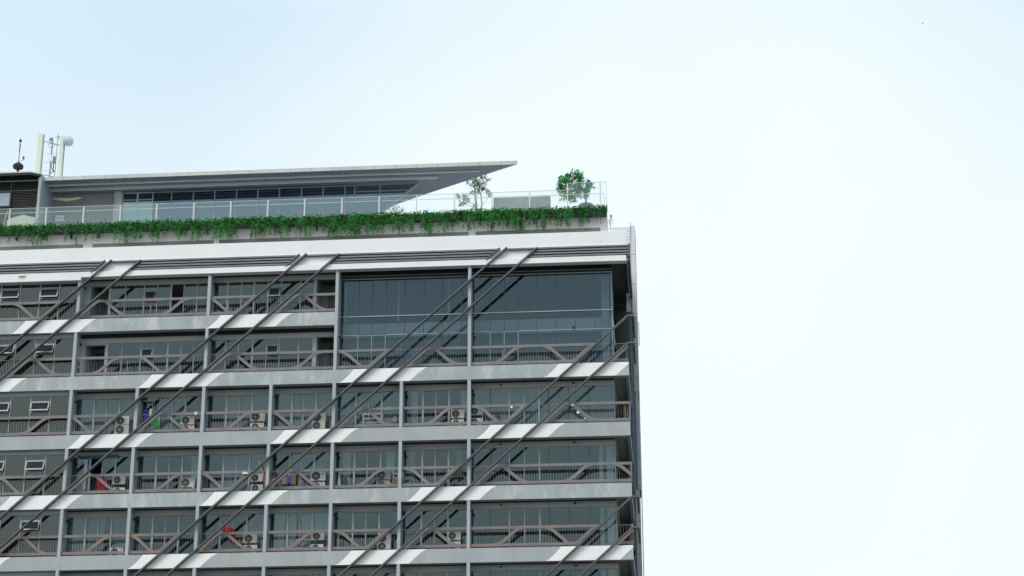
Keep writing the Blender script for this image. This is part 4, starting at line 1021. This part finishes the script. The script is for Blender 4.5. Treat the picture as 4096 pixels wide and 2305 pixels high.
# folded parasol, sack, teal blind
a, b = at(1357, 1888, .5), at(1357, 1941, .5); m = MB(); m.lathe((a.x, .55, b.z), [(0, 0), (.10, .0), (.085, .2), (.03, a.z-b.z-.06), (.0, a.z-b.z)], 10); m.build('folded_parasol', plain('pale_grey_canvas', (.5, .53, .53), .8), None, 'folded pale parasol standing right of a partition, fourth balcony row', 'parasol', loc=(a.x, .55, b.z))
a, b = at(1363, 1888, .6), at(1377, 1941, .6); m = MB(); m.lathe((b.x, .7, b.z), [(0, 0), (.11, .0), (.10, .3), (.05, .5), (0, .55)], 10); m.build('dark_bag', plain('dark_canvas_bag', (.06, .07, .08), .8), None, 'dark upright bag beside the folded parasol, fourth balcony row', 'bag', loc=(b.x, .7, b.z))
c_ = at(1578, 1694, .6); m = MB(); m.lathe((c_.x, .7, c_.z), [(0, 0), (.17, .02), (.20, .15), (.12, .33), (.05, .38), (0, .4)], 12); m.build('cloth_sack', plain('beige_sack', (.36, .33, .26), .9, .3), None, 'beige cloth sack left of a partition, third balcony row', 'sack', loc=(c_.x, .7, c_.z), smooth=True)
a, b = at(313, 1828, .75), at(474, 1824, .75); m = MB(); m.tube([(a.x, .75, a.z), (b.x, .75, a.z)], .055, 8); m.build('rolled_blind', plain('teal_fabric', (.02, .13, .19), .7), None, 'rolled teal blind above the leftmost window of the fourth balcony row', 'blind', loc=(a.x, .75, a.z))
a = at(981, 1892, .10); m = MB(); m.prism([(a.x-.17, a.z-.05), (a.x+.17, a.z-.05), (a.x+.15, a.z), (a.x+.0, a.z+.02), (a.x-.03, a.z+.1), (a.x-.06, a.z+.02), (a.x-.16, a.z)], .08, .14); m.build('white_clip', plain('white_plastic', (.8, .82, .8), .5, .02), None, 'small white plastic bracket clipped on the top chord, fourth balcony row', 'bracket', loc=tuple(a))
a = at(783, 1653, .12); m = MB(); m.box(a.x-.07, a.x+.07, .12, .145, a.z-.08, a.z+.07, 0); m.box(a.x-.045, a.x+.045, .115, .12, a.z-.05, a.z-.01, 1); m.build('tag_plate', [plain('mint_plate', (.62, .85, .75), .5, .02), plain('green_mark', (.05, .35, .15), .5)], None, 'small mint green plate fixed to the top chord, third balcony row', 'plate', loc=tuple(a))
def flood(u, v, k, label, s=1.):
    a = at(u, v, .10); m = MB(); m.lathe((a.x, .08, a.z), [(0, -.0), (.055*s, -.01), (.065*s, .02), (.03*s, .07), (0, .07)], 12, axis='y'); m.tube([(a.x, .14, a.z), (a.x, .16, a.z)], .02, 6)
    m.build('white_lamp', plain('lamp_white', (.85, .86, .84), .3, .02), None, label, 'lamp', 'white lamps on the corner truss', loc=tuple(a))
flood(2046, 1628, 2, 'white round lamp on the top chord above the green potted plant, third balcony row')
flood(2290, 1621, 2, 'white lamp where the right-hand brace meets the top chord, third balcony row')
flood(2312, 1650, 2, 'white lamp on the sloping truss member near the corner, third balcony row', 1.1)
flood(2340, 1674, 2, 'smallest white lamp low on the sloping truss member near the corner, third balcony row', .6)
a, b = at(1965, 1684, .10), at(2022, 1681, .10); m = MB()
m.tube([a, (a+b)/2+Vector((0, 0, -.015)), b], .006, 4, 0)
for i in range(9): p = a.lerp(b, i/8); m.lathe(tuple(p), [(0, -.02), (.02, 0), (0, .02)], 6, 1)
m.build('string_lights', [DARK, plain('tiny_bulb', (.8, .8, .7), .3)], None, 'short string of little pale bulbs along the bottom chord near the corner', 'string lights', loc=tuple(a))
m = MB(); a, b = at(728, 1950, .42), at(782, 1895, .42); m.prism([(a.x, ztop(3)+.05), (a.x+.5, ztop(3)+.05), (b.x+.03, b.z), (b.x-.03, b.z)], .42, .44) if False else m.ribbon([(at(770, 1955, .42).x, ztop(3)+.05), (b.x, b.z)], .09, .42, .45)
m.build('leaning_board', plain('pale_board', (.5, .52, .5), .6), None, 'narrow pale board leaning beside the single air conditioner, fourth balcony row', 'board', loc=(b.x, .43, ztop(3)))
# small bird far up in the sky
c_ = at(3690, 94, -5); bd = MB(); bd.lathe(tuple(c_), [(0, -.05), (.015, -.02), (.012, .03), (0, .06)], 8, axis='x'); bd.face([c_+Vector((-.02, 0, 0)), c_+Vector((.03, -.08, .02)), c_+Vector((.04, -.01, 0))]); bd.face([c_+Vector((-.02, 0, 0)), c_+Vector((.04, .01, 0)), c_+Vector((.03, .08, .03))])
bd.build('bird', plain('bird_grey', (.22, .25, .28), .8), None, 'tiny dark bird high in the pale sky at the upper right', 'bird', loc=tuple(c_))

# ------------------------------------------------------------------ light
SUN_EL, SUN_AZ = 52, -24            # degrees; azimuth measured from -y (towards the camera side)
w = bpy.data.worlds.new('World'); sc.world = w; w.use_nodes = True; N = w.node_tree.nodes; L = w.node_tree.links
bg = N['Background']; bg.inputs[1].default_value = .12
sky = N.new('ShaderNodeTexSky'); sky.sky_type = 'NISHITA'; sky.sun_disc = False; sky.sun_elevation = R(SUN_EL)
sd = Vector((math.sin(R(SUN_AZ))*math.cos(R(SUN_EL)), -math.cos(R(SUN_AZ))*math.cos(R(SUN_EL)), math.sin(R(SUN_EL))))
sky.sun_rotation = math.atan2(sd.x, sd.y); sky.dust_density = 4; sky.air_density = 1.0; sky.ozone_density = 1
tc = N.new('ShaderNodeTexCoord'); sep = N.new('ShaderNodeSeparateXYZ'); L.new(tc.outputs['Generated'], sep.inputs[0])
ov = N.new('ShaderNodeValToRGB'); L.new(sep.outputs[2], ov.inputs[0])       # high thin overcast, brighter overhead
e = ov.color_ramp.elements
K_ = .12
def cc(r, g, b): return (r/K_*.1, g/K_*.1, b/K_*.1, 1)
e[0].position = 0.0; e[0].color = cc(.77, .86, .88); e[1].position = 1.0; e[1].color = cc(1.35, 1.42, 1.50)
for p, c in ((.16, (.82, .94, .95)), (.30, (.84, .95, .98)), (.46, (.66, .83, .95)), (.65, (1.0, 1.1, 1.2))):
    q = e.new(p); q.color = cc(*c)
# veil is thinner and whiter toward a broad bright patch of cloud
nv = N.new('ShaderNodeVectorMath'); nv.operation = 'DOT_PRODUCT'; nn = N.new('ShaderNodeVectorMath'); nn.operation = 'NORMALIZE'; L.new(tc.outputs['Generated'], nn.inputs[0])
bd_ = (at(2750, 1300, 0)-CAM).normalized(); L.new(nn.outputs[0], nv.inputs[0]); nv.inputs[1].default_value = tuple(bd_)
mr = N.new('ShaderNodeMapRange'); mr.inputs[1].default_value = math.cos(R(17)); mr.inputs[2].default_value = math.cos(R(2)); mr.interpolation_type = 'SMOOTHSTEP'; L.new(nv.outputs['Value'], mr.inputs[0])
mx = N.new('ShaderNodeMix'); mx.data_type = 'RGBA'; L.new(ov.outputs[0], mx.inputs[6]); mx.inputs[7].default_value = cc(.90, .98, 1.0)
sc1 = N.new('ShaderNodeMath'); sc1.operation = 'MULTIPLY'; sc1.inputs[1].default_value = 1.0; L.new(mr.outputs[0], sc1.inputs[0]); L.new(sc1.outputs[0], mx.inputs[0])
m10 = N.new('ShaderNodeVectorMath'); m10.operation = 'SCALE'; m10.inputs[3].default_value = 10; L.new(mx.outputs[2], m10.inputs[0])
fin = N.new('ShaderNodeMix'); fin.data_type = 'RGBA'; fin.inputs[0].default_value = .92; L.new(sky.outputs[0], fin.inputs[6]); L.new(m10.outputs[0], fin.inputs[7])
cn = N.new('ShaderNodeTexNoise'); cn.inputs['Scale'].default_value = 5.5; cn.inputs['Detail'].default_value = 4; L.new(nn.outputs[0], cn.inputs[0])
cr = N.new('ShaderNodeMapRange'); cr.inputs[1].default_value = .3; cr.inputs[2].default_value = .7; cr.inputs[3].default_value = .975; cr.inputs[4].default_value = 1.02; L.new(cn.outputs[0], cr.inputs[0])
cs_ = N.new('ShaderNodeVectorMath'); cs_.operation = 'SCALE'; L.new(fin.outputs[2], cs_.inputs[0]); L.new(cr.outputs[0], cs_.inputs['Scale'])
L.new(cs_.outputs[0], bg.inputs[0])
sl = bpy.data.lights.new('sun', 'SUN'); sl.energy = 1.8; sl.angle = R(26); sl.color = (1, .97, .93)
so = bpy.data.objects.new('sun', sl); COL.objects.link(so); so.rotation_euler = (-sd).to_track_quat('-Z', 'Y').to_euler(); so.location = (0, -60, 80)
vs = sc.view_settings; vs.view_transform = 'Standard'; vs.look = 'None'; vs.exposure = .12; vs.gamma = 1
sc.cycles.max_bounces = 8; sc.cycles.transparent_max_bounces = 16; sc.cycles.glossy_bounces = 3; sc.cycles.diffuse_bounces = 3
